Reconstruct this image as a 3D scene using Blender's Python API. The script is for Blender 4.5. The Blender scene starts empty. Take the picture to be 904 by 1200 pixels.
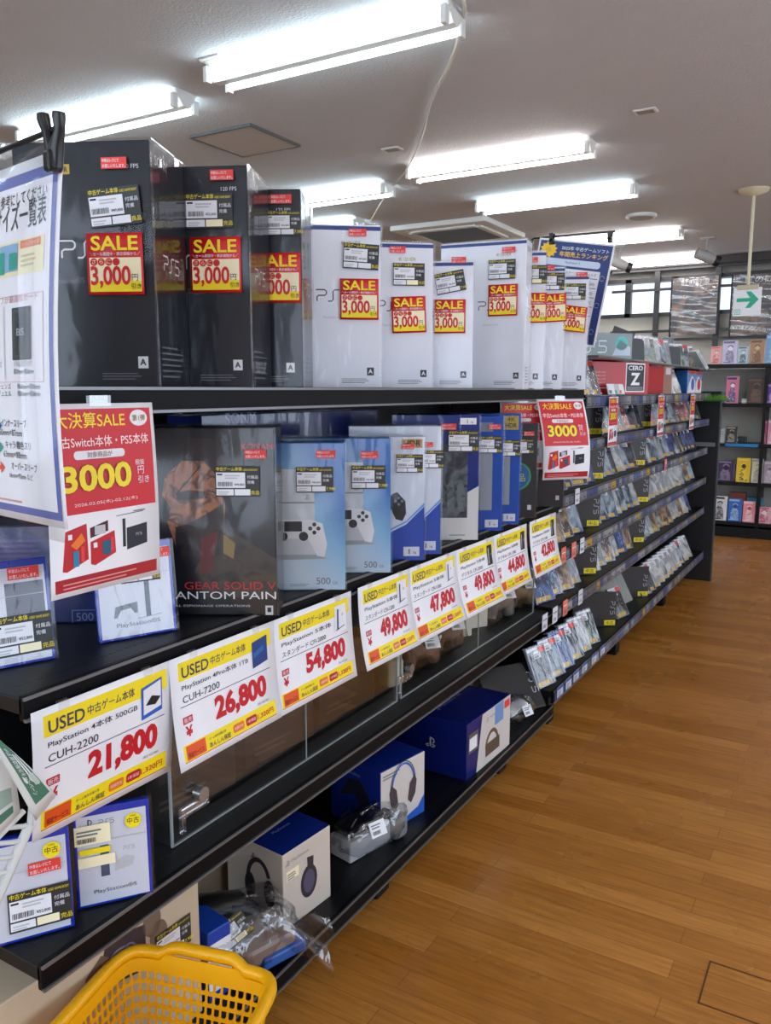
import bpy, bmesh, math, random
from mathutils import Vector, Matrix
rnd = random.Random(7)
S = bpy.context.scene
COL = S.collection
PI = math.pi
# ------------------------------------------------------------------ camera
F_PX = 960.0
PITCH = math.atan(143/960.); YAW = math.atan(573*math.cos(PITCH)/F_PX); EYE = 1.45
FW = Vector((-math.sin(YAW)*math.cos(PITCH), math.cos(YAW)*math.cos(PITCH), -math.sin(PITCH)))
RT = Vector((math.cos(YAW), math.sin(YAW), 0)); UP = RT.cross(FW); CE = Vector((0, 0, EYE))
def ray(x, y): return FW*F_PX + RT*(x-452) + UP*(600-y)
def onX(x, y, X): d = ray(x, y); return CE + d*(X/d.x)
def onY(x, y, Y): d = ray(x, y); return CE + d*(Y/d.y)
def onZ(x, y, Z): d = ray(x, y); return CE + d*((Z-EYE)/d.z)
cam = bpy.data.cameras.new('camera'); co = bpy.data.objects.new('camera', cam); COL.objects.link(co)
co.matrix_world = Matrix(((RT.x, UP.x, -FW.x, CE.x), (RT.y, UP.y, -FW.y, CE.y), (RT.z, UP.z, -FW.z, CE.z), (0, 0, 0, 1)))
cam.sensor_fit = 'VERTICAL'; cam.sensor_height = 36; cam.lens = 36*F_PX/1200; cam.clip_start = .02; cam.clip_end = 60
S.camera = co
# ------------------------------------------------------------------ materials
def lin(c):
    return tuple((v/255/12.92 if v/255 <= .04045 else ((v/255+.055)/1.055)**2.4) for v in c) + (1,)
MC = {}
def mat(name, c, rough=.5, metal=0, var=.06, coat=0, bump=0, bscale=60, emit=0, spec=.5):
    if name in MC: return MC[name]
    m = bpy.data.materials.new(name); m.use_nodes = True; nt = m.node_tree; b = nt.nodes['Principled BSDF']
    b.inputs['Roughness'].default_value = rough; b.inputs['Metallic'].default_value = metal
    b.inputs['Coat Weight'].default_value = coat; b.inputs['Coat Roughness'].default_value = .08
    b.inputs['Specular IOR Level'].default_value = spec
    tc = nt.nodes.new('ShaderNodeTexCoord'); n = nt.nodes.new('ShaderNodeTexNoise'); n.inputs['Scale'].default_value = 9
    nt.links.new(tc.outputs['Object'], n.inputs['Vector'])
    mx = nt.nodes.new('ShaderNodeMix'); mx.data_type = 'RGBA'; L = lin(c)
    mx.inputs[6].default_value = tuple(v*(1-var) for v in L[:3])+(1,); mx.inputs[7].default_value = tuple(min(1, v*(1+var)) for v in L[:3])+(1,)
    nt.links.new(n.outputs['Fac'], mx.inputs[0]); nt.links.new(mx.outputs[2], b.inputs['Base Color'])
    if emit: b.inputs['Emission Color'].default_value = L; b.inputs['Emission Strength'].default_value = emit
    if bump:
        bp = nt.nodes.new('ShaderNodeBump'); n2 = nt.nodes.new('ShaderNodeTexNoise'); n2.inputs['Scale'].default_value = bscale
        n2.inputs['Detail'].default_value = 3
        nt.links.new(tc.outputs['Object'], n2.inputs['Vector']); nt.links.new(n2.outputs['Fac'], bp.inputs['Height'])
        bp.inputs['Strength'].default_value = bump; bp.inputs['Distance'].default_value = .01
        nt.links.new(bp.outputs['Normal'], b.inputs['Normal'])
    MC[name] = m; return m
def ink(c, rough=.45): return mat('ink_%d_%d_%d' % c, c, rough, var=.02)
WHITE = ink((232, 234, 240)); BLACK = ink((14, 15, 18)); RED = ink((196, 14, 34)); YEL = ink((246, 222, 20)); NAVY = ink((16, 36, 110))
GREY = ink((120, 124, 130)); DGREY = ink((52, 54, 60)); LGREY = ink((190, 193, 198)); CREAM = ink((250, 240, 200)); SALERED = ink((206, 16, 30))
TAGRED = ink((226, 60, 50)); ORANGE = ink((232, 120, 30)); TEAL = ink((30, 160, 140)); BLUE = ink((28, 92, 190)); PALEBLUE = ink((130, 140, 190))
M_shelf = mat('black_shelf_steel', (11, 12, 15), .42, 0, .2, bump=.04, bscale=400, spec=.3)
M_rail = mat('black_rail', (10, 10, 13), .45, spec=.12); M_alu = mat('pale_rail_edge', (120, 122, 125), .35, .6)
M_whitem = mat('white_enamel', (225, 225, 222), .4); M_cardb = mat('card_paper', (236, 237, 242), .55)
M_greyP = mat('grey_plastic', (120, 122, 124), .4)
def clear(name, fac=.14, tint=(255, 255, 255), bump=.6, bscale=14, rough=.06, graz=.5):
    if name in MC: return MC[name]
    m = bpy.data.materials.new(name); m.use_nodes = True; nt = m.node_tree; nt.nodes.clear()
    o = nt.nodes.new('ShaderNodeOutputMaterial'); mx = nt.nodes.new('ShaderNodeMixShader')
    t = nt.nodes.new('ShaderNodeBsdfTransparent'); t.inputs[0].default_value = lin(tint)
    g = nt.nodes.new('ShaderNodeBsdfGlossy'); g.inputs['Roughness'].default_value = rough; g.inputs[0].default_value = (.9, .92, .95, 1)
    lw = nt.nodes.new('ShaderNodeLayerWeight'); lw.inputs[0].default_value = .5; pw = nt.nodes.new('ShaderNodeMath'); pw.operation = 'POWER'; pw.inputs[1].default_value = 3; nt.links.new(lw.outputs['Facing'], pw.inputs[0])
    ma = nt.nodes.new('ShaderNodeMath'); ma.operation = 'MULTIPLY_ADD'; ma.inputs[1].default_value = graz; ma.inputs[2].default_value = fac; ma.use_clamp = True
    nt.links.new(pw.outputs[0], ma.inputs[0]); nt.links.new(ma.outputs[0], mx.inputs[0])
    nt.links.new(t.outputs[0], mx.inputs[1]); nt.links.new(g.outputs[0], mx.inputs[2]); nt.links.new(mx.outputs[0], o.inputs[0])
    if bump:
        tc = nt.nodes.new('ShaderNodeTexCoord'); mp = nt.nodes.new('ShaderNodeMapping'); mp.inputs['Scale'].default_value = (1.6, 1.6, .5); mp.inputs['Rotation'].default_value = (.3, .9, .2)
        n = nt.nodes.new('ShaderNodeTexNoise'); n.inputs['Scale'].default_value = bscale; n.inputs['Detail'].default_value = 2
        n.inputs['Distortion'].default_value = .8
        bp = nt.nodes.new('ShaderNodeBump'); bp.inputs['Strength'].default_value = bump; bp.inputs['Distance'].default_value = .02
        nt.links.new(tc.outputs['Object'], mp.inputs[0]); nt.links.new(mp.outputs[0], n.inputs['Vector']); nt.links.new(n.outputs['Fac'], bp.inputs['Height'])
        nt.links.new(bp.outputs[0], g.inputs['Normal'])
    MC[name] = m; return m
M_wrap = clear('shrink_wrap', .03, graz=.5, bump=.22, bscale=9, rough=.1)
M_sleeve = clear('clear_sleeve', .05, bump=.3, graz=.3, rough=.12)
M_bag = clear('crumpled_bag', .12, (240, 242, 244), .7, 12, .12, .35)
M_acryl = clear('acrylic_sheet', .045, (240, 240, 238), 0, rough=.03, graz=.8)
def art(name, cols, scale=14, rough=.3, dist=1.2):
    """printed picture: blotches of a few ink colours, different on every copy"""
    if name in MC: return MC[name]
    m = bpy.data.materials.new(name); m.use_nodes = True; nt = m.node_tree; b = nt.nodes['Principled BSDF']; b.inputs['Roughness'].default_value = rough
    tc = nt.nodes.new('ShaderNodeTexCoord'); oi = nt.nodes.new('ShaderNodeObjectInfo'); vm = nt.nodes.new('ShaderNodeVectorMath'); vm.operation = 'MULTIPLY_ADD'
    vm.inputs[1].default_value = (1, 1, 1); cmb = nt.nodes.new('ShaderNodeMath'); cmb.operation = 'MULTIPLY'; cmb.inputs[1].default_value = 37
    nt.links.new(oi.outputs['Random'], cmb.inputs[0]); nt.links.new(tc.outputs['Object'], vm.inputs[0]); nt.links.new(cmb.outputs[0], vm.inputs[2])
    n = nt.nodes.new('ShaderNodeTexNoise'); n.inputs['Scale'].default_value = scale; n.inputs['Detail'].default_value = 3; n.inputs['Distortion'].default_value = dist
    nt.links.new(vm.outputs[0], n.inputs['Vector']); r = nt.nodes.new('ShaderNodeValToRGB'); nt.links.new(n.outputs['Fac'], r.inputs[0])
    e = r.color_ramp.elements; k = len(cols)
    e[0].position = .3; e[0].color = lin(cols[0]); e[1].position = .7; e[1].color = lin(cols[-1])
    for i in range(1, k-1): q = e.new(.3+.4*i/(k-1)); q.color = lin(cols[i])
    nt.links.new(r.outputs[0], b.inputs['Base Color']); MC[name] = m; return m
# ------------------------------------------------------------------ mesh builder
class MB:
    def __init__(s): s.v = []; s.f = []; s.m = []; s.ms = []; s.sm = []
    def mi(s, m):
        if m not in s.ms: s.ms.append(m)
        return s.ms.index(m)
    def add(s, vs, fs, m, smooth=False):
        o = len(s.v); s.v += [tuple(v) for v in vs]; k = s.mi(m)
        for f in fs: s.f.append([o+i for i in f]); s.m.append(k); s.sm.append(smooth)
    def box(s, a, b, m, bev=0, mx=None):
        x0, y0, z0 = a; x1, y1, z1 = b
        if bev:
            bm = bmesh.new(); bmesh.ops.create_cube(bm, size=1)
            for v in bm.verts: v.co = Vector(((x0+x1)/2+v.co.x*(x1-x0), (y0+y1)/2+v.co.y*(y1-y0), (z0+z1)/2+v.co.z*(z1-z0)))
            bmesh.ops.bevel(bm, geom=bm.edges[:], offset=bev, segments=2, profile=.5, affect='EDGES')
            bm.verts.index_update(); vs = [v.co.copy() for v in bm.verts]; fs = [[v.index for v in f.verts] for f in bm.faces]; bm.free()
        else:
            vs = [Vector(p) for p in ((x0,y0,z0),(x1,y0,z0),(x1,y1,z0),(x0,y1,z0),(x0,y0,z1),(x1,y0,z1),(x1,y1,z1),(x0,y1,z1))]
            fs = [(0,3,2,1),(4,5,6,7),(0,1,5,4),(1,2,6,5),(2,3,7,6),(3,0,4,7)]
        if mx: vs = [mx @ v for v in vs]
        s.add(vs, fs, m); return s
    def tube(s, pts, r, m, n=8, cap=True):
        pts = [Vector(p) for p in pts]; vs = []; fs = []; pu = None
        for i, p in enumerate(pts):
            d = (pts[min(i+1, len(pts)-1)]-pts[max(i-1, 0)]).normalized()
            if pu is None: pu = d.orthogonal().normalized()
            u = (pu-d*pu.dot(d)).normalized(); w = d.cross(u); pu = u
            rr = r[i] if isinstance(r, (list, tuple)) else r
            for k in range(n): a = 2*PI*k/n; vs.append(p+(u*math.cos(a)+w*math.sin(a))*rr)
        for i in range(len(pts)-1):
            for k in range(n): fs.append((i*n+k, i*n+(k+1) % n, (i+1)*n+(k+1) % n, (i+1)*n+k))
        s.add(vs, fs, m, True)
        if cap: s.add(vs[:n], [list(range(n))[::-1]], m); s.add(vs[-n:], [list(range(n))], m)
        return s
    def prism(s, poly, a, b, m, axis='y'):
        """2D outline extruded from a to b along axis"""
        n = len(poly)
        g = {'y': lambda u, v, t: (u, t, v), 'x': lambda u, v, t: (t, u, v), 'z': lambda u, v, t: (u, v, t)}[axis]
        vs = [g(u, v, a) for u, v in poly]+[g(u, v, b) for u, v in poly]
        s.add(vs, [list(range(n)), list(range(n, 2*n))[::-1]]+[(i, (i+1) % n, n+(i+1) % n, n+i) for i in range(n)], m); return s
    def grid(s, fn, nu, nv, m, th=0, smooth=True):
        """fn(u,v) in 0..1 -> point; th gives the sheet a thickness"""
        P = [[Vector(fn(i/nu, j/nv)) for i in range(nu+1)] for j in range(nv+1)]
        vs = [p for r in P for p in r]; W = nu+1
        fs = [(j*W+i, j*W+i+1, (j+1)*W+i+1, (j+1)*W+i) for j in range(nv) for i in range(nu)]
        if th:
            N = []
            for j in range(nv+1):
                for i in range(nu+1):
                    a = P[j][min(i+1, nu)]-P[j][max(i-1, 0)]; b = P[min(j+1, nv)][i]-P[max(j-1, 0)][i]; N.append(a.cross(b).normalized())
            k = len(vs); vs = vs+[v-n*th for v, n in zip(vs, N)]; fs += [tuple(i+k for i in f[::-1]) for f in fs]
            ed = [j*W for j in range(nv+1)]; 
            for j in range(nv): fs.append((j*W, (j+1)*W, (j+1)*W+k, j*W+k)); fs.append((j*W+nu, j*W+nu+k, (j+1)*W+nu+k, (j+1)*W+nu))
            for i in range(nu): fs.append((i, i+k, i+1+k, i+1)); t = nv*W; fs.append((t+i, t+i+1, t+i+1+k, t+i+k))
        s.add(vs, fs, m, smooth); return s
    def build(s, name, parent=None, loc=None, rot=None):
        me = bpy.data.meshes.new(name); me.from_pydata(s.v, [], s.f)
        for m in s.ms: me.materials.append(m)
        me.polygons.foreach_set('material_index', s.m); me.polygons.foreach_set('use_smooth', s.sm); me.update()
        o = bpy.data.objects.new(name, me); COL.objects.link(o)
        if parent: o.parent = parent
        if loc: o.location = loc
        if rot: o.rotation_euler = rot
        return o
def tag(o, label, cat, group=None, kind=None):
    o['label'] = label; o['category'] = cat
    if group: o['group'] = group
    if kind: o['kind'] = kind
    return o
def thing(name, label, cat, loc=(0, 0, 0), rz=0, group=None, rot=None):
    o = bpy.data.objects.new(name, None); o.empty_display_size = .05; COL.objects.link(o); o.location = loc; o.rotation_euler = rot or (0, 0, rz)
    return tag(o, label, cat, group)
def struct(o): o['kind'] = 'structure'; return o
def dup(root, loc, rot, label, group=None):
    r = root.copy(); COL.objects.link(r); r.location = loc; r.rotation_euler = rot; r['label'] = label
    if group: r['group'] = group
    for ch in root.children:
        c = ch.copy(); COL.objects.link(c); c.parent = r
        for g in ch.children: d = g.copy(); COL.objects.link(d); d.parent = c
    return r
# ------------------------------------------------------------------ printing on surfaces
TC = {}
def glyphs(s, bold):
    if any(ord(c) > 0x2fff for c in s): bold = min(bold, .007) if any(ord(c) > 0x4e00 for c in s) else min(bold, .015)
    k = (s, bold)
    if k in TC: return TC[k]
    cu = bpy.data.curves.new('t', 'FONT'); cu.body = s; cu.size = 1; cu.offset = bold; cu.resolution_u = 3
    ob = bpy.data.objects.new('t', cu); COL.objects.link(ob)
    dg = bpy.context.evaluated_depsgraph_get(); ev = ob.evaluated_get(dg); me = ev.to_mesh()
    vs = [(v.co.x, v.co.y) for v in me.vertices]; fs = [tuple(p.vertices) for p in me.polygons]; ev.to_mesh_clear()
    bpy.data.objects.remove(ob); bpy.data.curves.remove(cu)
    if not vs: vs = [(0, 0), (1, 0), (0, 1)]; fs = []
    x0 = min(v[0] for v in vs); x1 = max(v[0] for v in vs); y0 = min(v[1] for v in vs); y1 = max(v[1] for v in vs)
    TC[k] = (vs, fs, x0, x1, y0, y1); return TC[k]
class Print:
    def __init__(s, mb, fn, cuts=None, ucuts=None, off=.0004):
        s.mb = mb; s.fn = fn; s.cuts = cuts; s.ucuts = ucuts; s.off = off
    def raw(s, vs, fs, m, layer):
        if s.cuts or s.ucuts:
            bm = bmesh.new(); bv = [bm.verts.new((a, b, 0)) for a, b in vs]
            for f in fs:
                try: bm.faces.new([bv[i] for i in f])
                except ValueError: pass
            for no, cs in (((0, 1, 0), s.cuts or []), ((1, 0, 0), s.ucuts or [])):
                for c in cs:
                    bmesh.ops.bisect_plane(bm, geom=bm.verts[:]+bm.edges[:]+bm.faces[:], plane_co=(c, c, 0), plane_no=no, dist=1e-6)
            bm.verts.index_update(); vs = [(v.co.x, v.co.y) for v in bm.verts]; fs = [[v.index for v in f.verts] for f in bm.faces]; bm.free()
        s.mb.add([s.fn(u, v, layer*s.off) for u, v in vs], fs, m)
    def rect(s, u0, v0, u1, v1, m, layer=1, r=0):
        if r: s.poly([(cx+r*math.cos(a), cy+r*math.sin(a)) for cx, cy, a0 in ((u1-r, v1-r, 0), (u0+r, v1-r, 90), (u0+r, v0+r, 180), (u1-r, v0+r, 270)) for a in [math.radians(a0+t) for t in (0, 30, 60, 90)]], m, layer)
        else: s.raw([(u0, v0), (u1, v0), (u1, v1), (u0, v1)], [(0, 1, 2, 3)], m, layer)
    def poly(s, pts, m, layer=1): s.raw(pts, [tuple(range(len(pts)))], m, layer)
    def frame(s, u0, v0, u1, v1, w, m, layer=1):
        s.rect(u0, v0, u1, v0+w, m, layer); s.rect(u0, v1-w, u1, v1, m, layer); s.rect(u0, v0+w, u0+w, v1-w, m, layer); s.rect(u1-w, v0+w, u1, v1-w, m, layer)
    def disc(s, u, v, r, m, layer=1, ry=None, a0=0, a1=360, n=20):
        ry = ry or r; s.poly([(u+r*math.cos(math.radians(a0+(a1-a0)*i/n)), v+ry*math.sin(math.radians(a0+(a1-a0)*i/n))) for i in range(n if a1-a0 == 360 else n+1)], m, layer)
    def stroke(s, pts, w, m, layer=1):
        L = []; R = []
        for i, p in enumerate(pts):
            a = Vector(pts[max(i-1, 0)]); b = Vector(pts[min(i+1, len(pts)-1)]); d = (b-a).normalized(); n = Vector((-d.y, d.x))*w/2
            L.append((p[0]+n.x, p[1]+n.y)); R.append((p[0]-n.x, p[1]-n.y))
        k = len(pts); s.raw(L+R, [(i, i+1, k+i+1, k+i) for i in range(k-1)], m, layer)
    def arc(s, u, v, r, a0, a1, w, m, layer=1, ry=None):
        ry = ry or r; s.stroke([(u+r*math.cos(math.radians(a0+(a1-a0)*i/16)), v+ry*math.sin(math.radians(a0+(a1-a0)*i/16))) for i in range(17)], w, m, layer)
    def text(s, t, u, v, h, m, layer=2, align='l', w=None, bold=0, rot=0, shear=0):
        """t with its lower left (or centre/right) at u,v, height h; w squeezes it to a width"""
        vs, fs, x0, x1, y0, y1 = glyphs(t, bold); k = h/max(y1-y0, 1e-6); W = (x1-x0)*k; kx = k
        if w: kx = k*w/W; W = w
        ou = {'l': 0, 'c': -W/2, 'r': -W}[align]; ca, sa = math.cos(rot), math.sin(rot); out = []
        for a, b in vs:
            p = (a-x0)*kx+ou; q = (b-y0)*k; p += q*shear; out.append((u+p*ca-q*sa, v+p*sa+q*ca))
        s.raw(out, fs, m, layer)
    def ps5(s, u, v, h, m, layer=2, rot=0):
        for pts in ([(0,1),(.8,1),(.95,.85),(.95,.65),(.8,.5),(.25,.5),(.1,.38),(.1,0)], [(1.1,0),(1.4,0),(1.55,.15),(1.55,.85),(1.7,1),(2.15,1)], [(3.15,1),(2.4,1),(2.4,.55),(3.,.55),(3.15,.42),(3.15,.13),(3.,0),(2.3,0)]):
            ca, sa = math.cos(rot), math.sin(rot)
            s.stroke([(u+(a-1.57)*h*ca-b*h*sa, v+(a-1.57)*h*sa+b*h*ca) for a, b in pts], h*.11, m, layer)
    def pslogo(s, u, v, h, m, layer=2):
        s.poly([(u, v+.1*h), (u+.16*h, v+.04*h), (u+.16*h, v+h*.92), (u, v+h)], m, layer); s.stroke([(u+.05*h, v+.96*h), (u+.42*h, v+.82*h), (u+.5*h, v+.6*h), (u+.42*h, v+.46*h), (u+.3*h, v+.5*h)], .12*h, m, layer)
        s.stroke([(u-.1*h, v+.3*h), (u-.42*h, v+.14*h), (u-.3*h, v+.05*h), (u-.06*h, v+.1*h)], .1*h, m, layer); s.stroke([(u+.25*h, v+.3*h), (u+.6*h, v+.2*h), (u+.5*h, v+.1*h), (u+.22*h, v+.02*h)], .1*h, m, layer)
    def bars(s, u, v, w, h, m, layer=3, n=14, seed=1):
        r = random.Random(seed); x = u
        while x < u+w: t = w/n*r.uniform(.2, .7); s.rect(x, v, min(x+t, u+w), v+h, m, layer); x += t+w/n*r.uniform(.3, .6)
    def lines(s, u0, v0, u1, v1, n, m, layer=2, fill=.5, seed=3):
        r = random.Random(seed); st = (v1-v0)/n
        for i in range(n): s.rect(u0, v0+i*st, u0+(u1-u0)*r.uniform(.6, 1), v0+i*st+st*fill, m, layer)
def front(y=0): return lambda u, v, o: (u, y-o, v)
def side(x, y0=0): return lambda u, v, o: (x+o, y0+u, v)           # right-hand side, u runs away from the front
def sideL(x, y0=0): return lambda u, v, o: (x-o, y0-u, v)
def top(z, y0=0): return lambda u, v, o: (u, y0+v, z+o)
# stickers shared by many boxes: mesh made once, origin at the sticker's middle
ST = {}
def sticker(kind, parent, u, v, y=-.0025, tilt=0, sc=1, curl=0, variant=0):
    key = (kind, curl, variant)
    if key not in ST:
        mb = MB()
        if kind == 'sale_sticker':
            w, h = .098, .101; f = lambda a, b, o: (a, -o-curl*((.5-b/h)**2)*.02*(1 if b < 0 else .1), b)
            mb.grid(lambda i, j: f((i-.5)*w, (j-.5)*h, .0002), 2, 6, SALERED, .0002)
            P = Print(mb, f, [-.03, -.015, 0] if curl else None)
            P.text('SALE', 0, .022, .024, YEL, 2, 'c', .082, .02)
            P.text('＼セール期間中・表示価格から／', 0, .0135, .006, WHITE, 2, 'c', .088, .01)
            P.rect(-.045, -.0455, .045, .0105, CREAM, 1)
            P.rect(-.045, -.0455, .045, -.028, YEL, 2)
            for i, c in enumerate('さらに'): P.disc(-.037+i*.013, .0035, .0063, SALERED, 2); P.text(c, -.037+i*.013, 0, .0075, CREAM, 3, 'c')
            P.disc(-.037+3*.013, .0035, .0063, SALERED, 2)
            P.text('3,000', -.0435, -.04, .037, SALERED, 3, 'l', .07, .025); P.text('円', .034, -.028, .011, BLACK, 4, 'c'); P.text('引き', .036, -.041, .009, BLACK, 4, 'c', bold=.02)
        elif kind == 'price_label':
            w, h = .09, .062; f = lambda a, b, o: (a, -o, b)
            mb.box((-w/2, -.0002, -h/2), (w/2, .0002, h/2), ink((44, 46, 46)))
            P = Print(mb, f, off=.0004)
            P.text('中古ゲーム本体', -.042, .0215, .0085, YEL, 2, 'l', .052, .02); P.text('USED GAME BODY', .012, .022, .004, YEL, 2, 'l', .03)
            P.rect(-.043, -.013, .016, .0185, WHITE, 1); P.rect(-.041, .013, -.03, .016, BLACK, 2); P.lines(-.025, .006, .012, .016, 2, LGREY, 2)
            P.bars(-.04, -.0095, .03, .009, DGREY, 2); P.text('\u00a5'+('49,800', '52,800', '46,800')[variant], .014, -.009, .0055, BLACK, 2, 'r', .02, .01)
            for i, c in enumerate(('付属品', '完備')): P.text(c, .02, .006-i*.0105, .007, WHITE, 2, 'l')
            P.rect(-.043, -.028, -.008, -.0155, WHITE, 1); P.rect(-.006, -.028, .026, -.0155, (WHITE, CREAM, WHITE)[variant], 1)
            P.text(('良品', '完品', '7,980')[variant], .028, -.0265, .0085, YEL, 2, 'l'); P.lines(-.04, -.0265, -.012, -.018, 2, LGREY, 2)
        elif kind == 'notice_sticker':
            mb.box((-.022, -.0002, -.009), (.022, .0002, .009), TAGRED)
            P = Print(mb, lambda a, b, o: (a, -o, b)); P.text('中身はレジにて', -.02, .001, .006, WHITE, 1, 'l', .029, .01); P.text('お渡しいたします。', -.02, -.0075, .006, WHITE, 1, 'l', .04, .01)
        elif kind == 'used_mark':
            P = Print(mb, lambda a, b, o: (a, -o, b)); mb.tube([(0, .0003, 0), (0, -.0002, 0)], .0135, YEL, 24); P.text('中古', 0, -.005, .011, BLACK, 1, 'c', .02, .03); P.text('USED', 0, .0075, .003, BLACK, 1, 'c')
        ST[key] = mb.build(kind); ob = ST[key]; ob.parent = parent
    else:
        ob = bpy.data.objects.new(kind, ST[key].data); COL.objects.link(ob); ob.parent = parent
    ob.location = (u, y, v); ob.rotation_euler = (0, -tilt, 0); ob.scale = (sc, sc, sc); return ob
# ------------------------------------------------------------------ room
def room():
    m = bpy.data.materials.new('varnished_plank_floor'); m.use_nodes = True; nt = m.node_tree; b = nt.nodes['Principled BSDF']
    N = nt.nodes.new; Lk = nt.links.new
    tc = N('ShaderNodeTexCoord'); br = N('ShaderNodeTexBrick'); br.inputs['Scale'].default_value = 1
    br.offset = .37; br.inputs['Brick Width'].default_value = .9; br.inputs['Row Height'].default_value = .075; br.inputs['Mortar Size'].default_value = .0012
    br.inputs['Color1'].default_value = lin((178, 116, 46)); br.inputs['Color2'].default_value = lin((204, 142, 68)); br.inputs['Mortar'].default_value = lin((152, 98, 42)); br.inputs['Bias'].default_value = -.1
    Lk(tc.outputs['Object'], br.inputs['Vector'])
    mp = N('ShaderNodeMapping'); mp.inputs['Scale'].default_value = (2.2, 26, 1); n = N('ShaderNodeTexNoise'); n.inputs['Scale'].default_value = 3; n.inputs['Detail'].default_value = 5
    Lk(tc.outputs['Object'], mp.inputs[0]); Lk(mp.outputs[0], n.inputs['Vector'])
    mx = N('ShaderNodeMix'); mx.data_type = 'RGBA'; mx.blend_type = 'MULTIPLY'; mx.inputs[0].default_value = .7
    rr = N('ShaderNodeValToRGB'); rr.color_ramp.elements[0].position = .3; rr.color_ramp.elements[0].color = (.62, .56, .5, 1); rr.color_ramp.elements[1].position = .7; rr.color_ramp.elements[1].color = (1.1, 1.08, 1.05, 1)
    Lk(n.outputs['Fac'], rr.inputs[0]); Lk(br.outputs['Color'], mx.inputs[6]); Lk(rr.outputs[0], mx.inputs[7]); Lk(mx.outputs[2], b.inputs['Base Color'])
    n3 = N('ShaderNodeTexNoise'); n3.inputs['Scale'].default_value = 2.5; n3.inputs['Detail'].default_value = 4; Lk(tc.outputs['Object'], n3.inputs['Vector'])
    mr = N('ShaderNodeMapRange'); mr.inputs[3].default_value = .16; mr.inputs[4].default_value = .42; Lk(n3.outputs['Fac'], mr.inputs[0]); Lk(mr.outputs[0], b.inputs['Roughness'])
    bp = N('ShaderNodeBump'); bp.inputs['Strength'].default_value = .12; bp.inputs['Distance'].default_value = .004; Lk(n.outputs['Fac'], bp.inputs['Height']); Lk(bp.outputs[0], b.inputs['Normal'])
    struct(MB().box((-7, -3, -.1), (4, 10.4, 0), m).build('floor'))
    mc = mat('dimpled_ceiling_board', (204, 205, 208), .9, var=.03, bump=.5, bscale=90)
    struct(MB().box((-7, -3, 2.95), (4, 10.4, 3.05), mc).build('ceiling'))
    mw = mat('painted_wall', (222, 218, 206), .8, bump=.05)
    mw2 = mat('grey_store_wall', (150, 146, 140), .8, bump=.05)
    # back wall with a window band
    wl, wr, wb, wt = onY(733, 380, 10.3).x-.6, onY(786, 380, 10.3).x+2.2, 2.36, 2.72
    w = MB(); w.box((-7, 10.3, 0), (4, 10.4, wb), mw); w.box((-7, 10.3, wt), (4, 10.4, 2.95), mw2); w.box((-7, 10.3, wb), (wl, 10.4, wt), mw); w.box((wr, 10.3, wb), (4, 10.4, wt), mw)
    struct(w.build('wall_back'))
    day = mat('daylight_glass', (214, 228, 245), 1, emit=3.3, var=0)  # unseen storefront panes added for daylight; right one inferred from the floor reflection
    for i, (a, c_) in enumerate((((-5.5, -2.99, .5), (2.5, -2.97, 2.5)), ((3.97, -1, .6), (3.99, 8, 2.4)))):
        wj = thing('window_%d' % (i+2), 'x', 'x'); del wj['label'], wj['category']; struct(wj); MB().box(a, c_, day).build('frosted_pane', wj); f = MB()
        n = 5
        for k in range(n+1):
            if i == 0: x = a[0]+(c_[0]-a[0])*k/n; f.box((x-.04, -2.99, a[2]-.05), (x+.04, -2.93, c_[2]+.05), M_alu)
            else: y = a[1]+(c_[1]-a[1])*k/n; f.box((3.93, y-.04, a[2]-.05), (3.99, y+.04, c_[2]+.05), M_alu)
        f.build('window_frame', wj)
    struct(MB().box((-7.1, -3, 0), (-7, 10.4, 2.95), mw2).build('wall_left')); struct(MB().box((4, -3, 0), (4.1, 10.4, 2.95), mw2).build('wall_right')); struct(MB().box((-7, -3.1, 0), (4, -3, 2.95), mw2).build('wall_front'))
    sky = mat('overcast_sky_glow', (205, 218, 235), 1, emit=1.2, var=0)
    wi = struct(thing('window_1', 'x', 'window')); del wi['label'], wi['category']
    o = MB().box((wl, 10.38, wb), (wr, 10.39, wt), sky).build('frosted_pane', wi)
    f = MB(); fm = mat('dark_window_frame', (52, 50, 52), .4)
    for x in (wl, onY(733, 380, 10.3).x, onY(788, 380, 10.3).x, wr-.04): f.box((x, 10.24, wb-.04), (x+.07, 10.32, wt+.04), fm)
    f.box((wl, 10.24, wb-.04), (wr, 10.31, wb), fm); f.box((wl, 10.24, wt), (wr, 10.31, wt+.05), fm); f.build('window_frame', wi)
    # rails on the wall that carry the posters
    r = MB(); xa, xb = onY(716, 380, 10.15).x, 2.2
    for z in (2.83, 2.6, 2.12, 2.02): r.box((xa, 10.14, z), (xb, 10.17, z+.03), fm)
    for x in (768, 839): X = onY(x, 380, 10.15).x; r.box((X-.03, 10.16, 1.9), (X+.03, 10.2, 2.9), fm)
    r.box((xa-.3, 10.1, 2.86), (xb, 10.29, 2.945), mat('dark_pelmet', (60, 58, 58), .5))
    tag(r.build('wall_rail'), 'black metal rail grid across the top of the back wall behind the posters', 'rail')
room()
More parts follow.
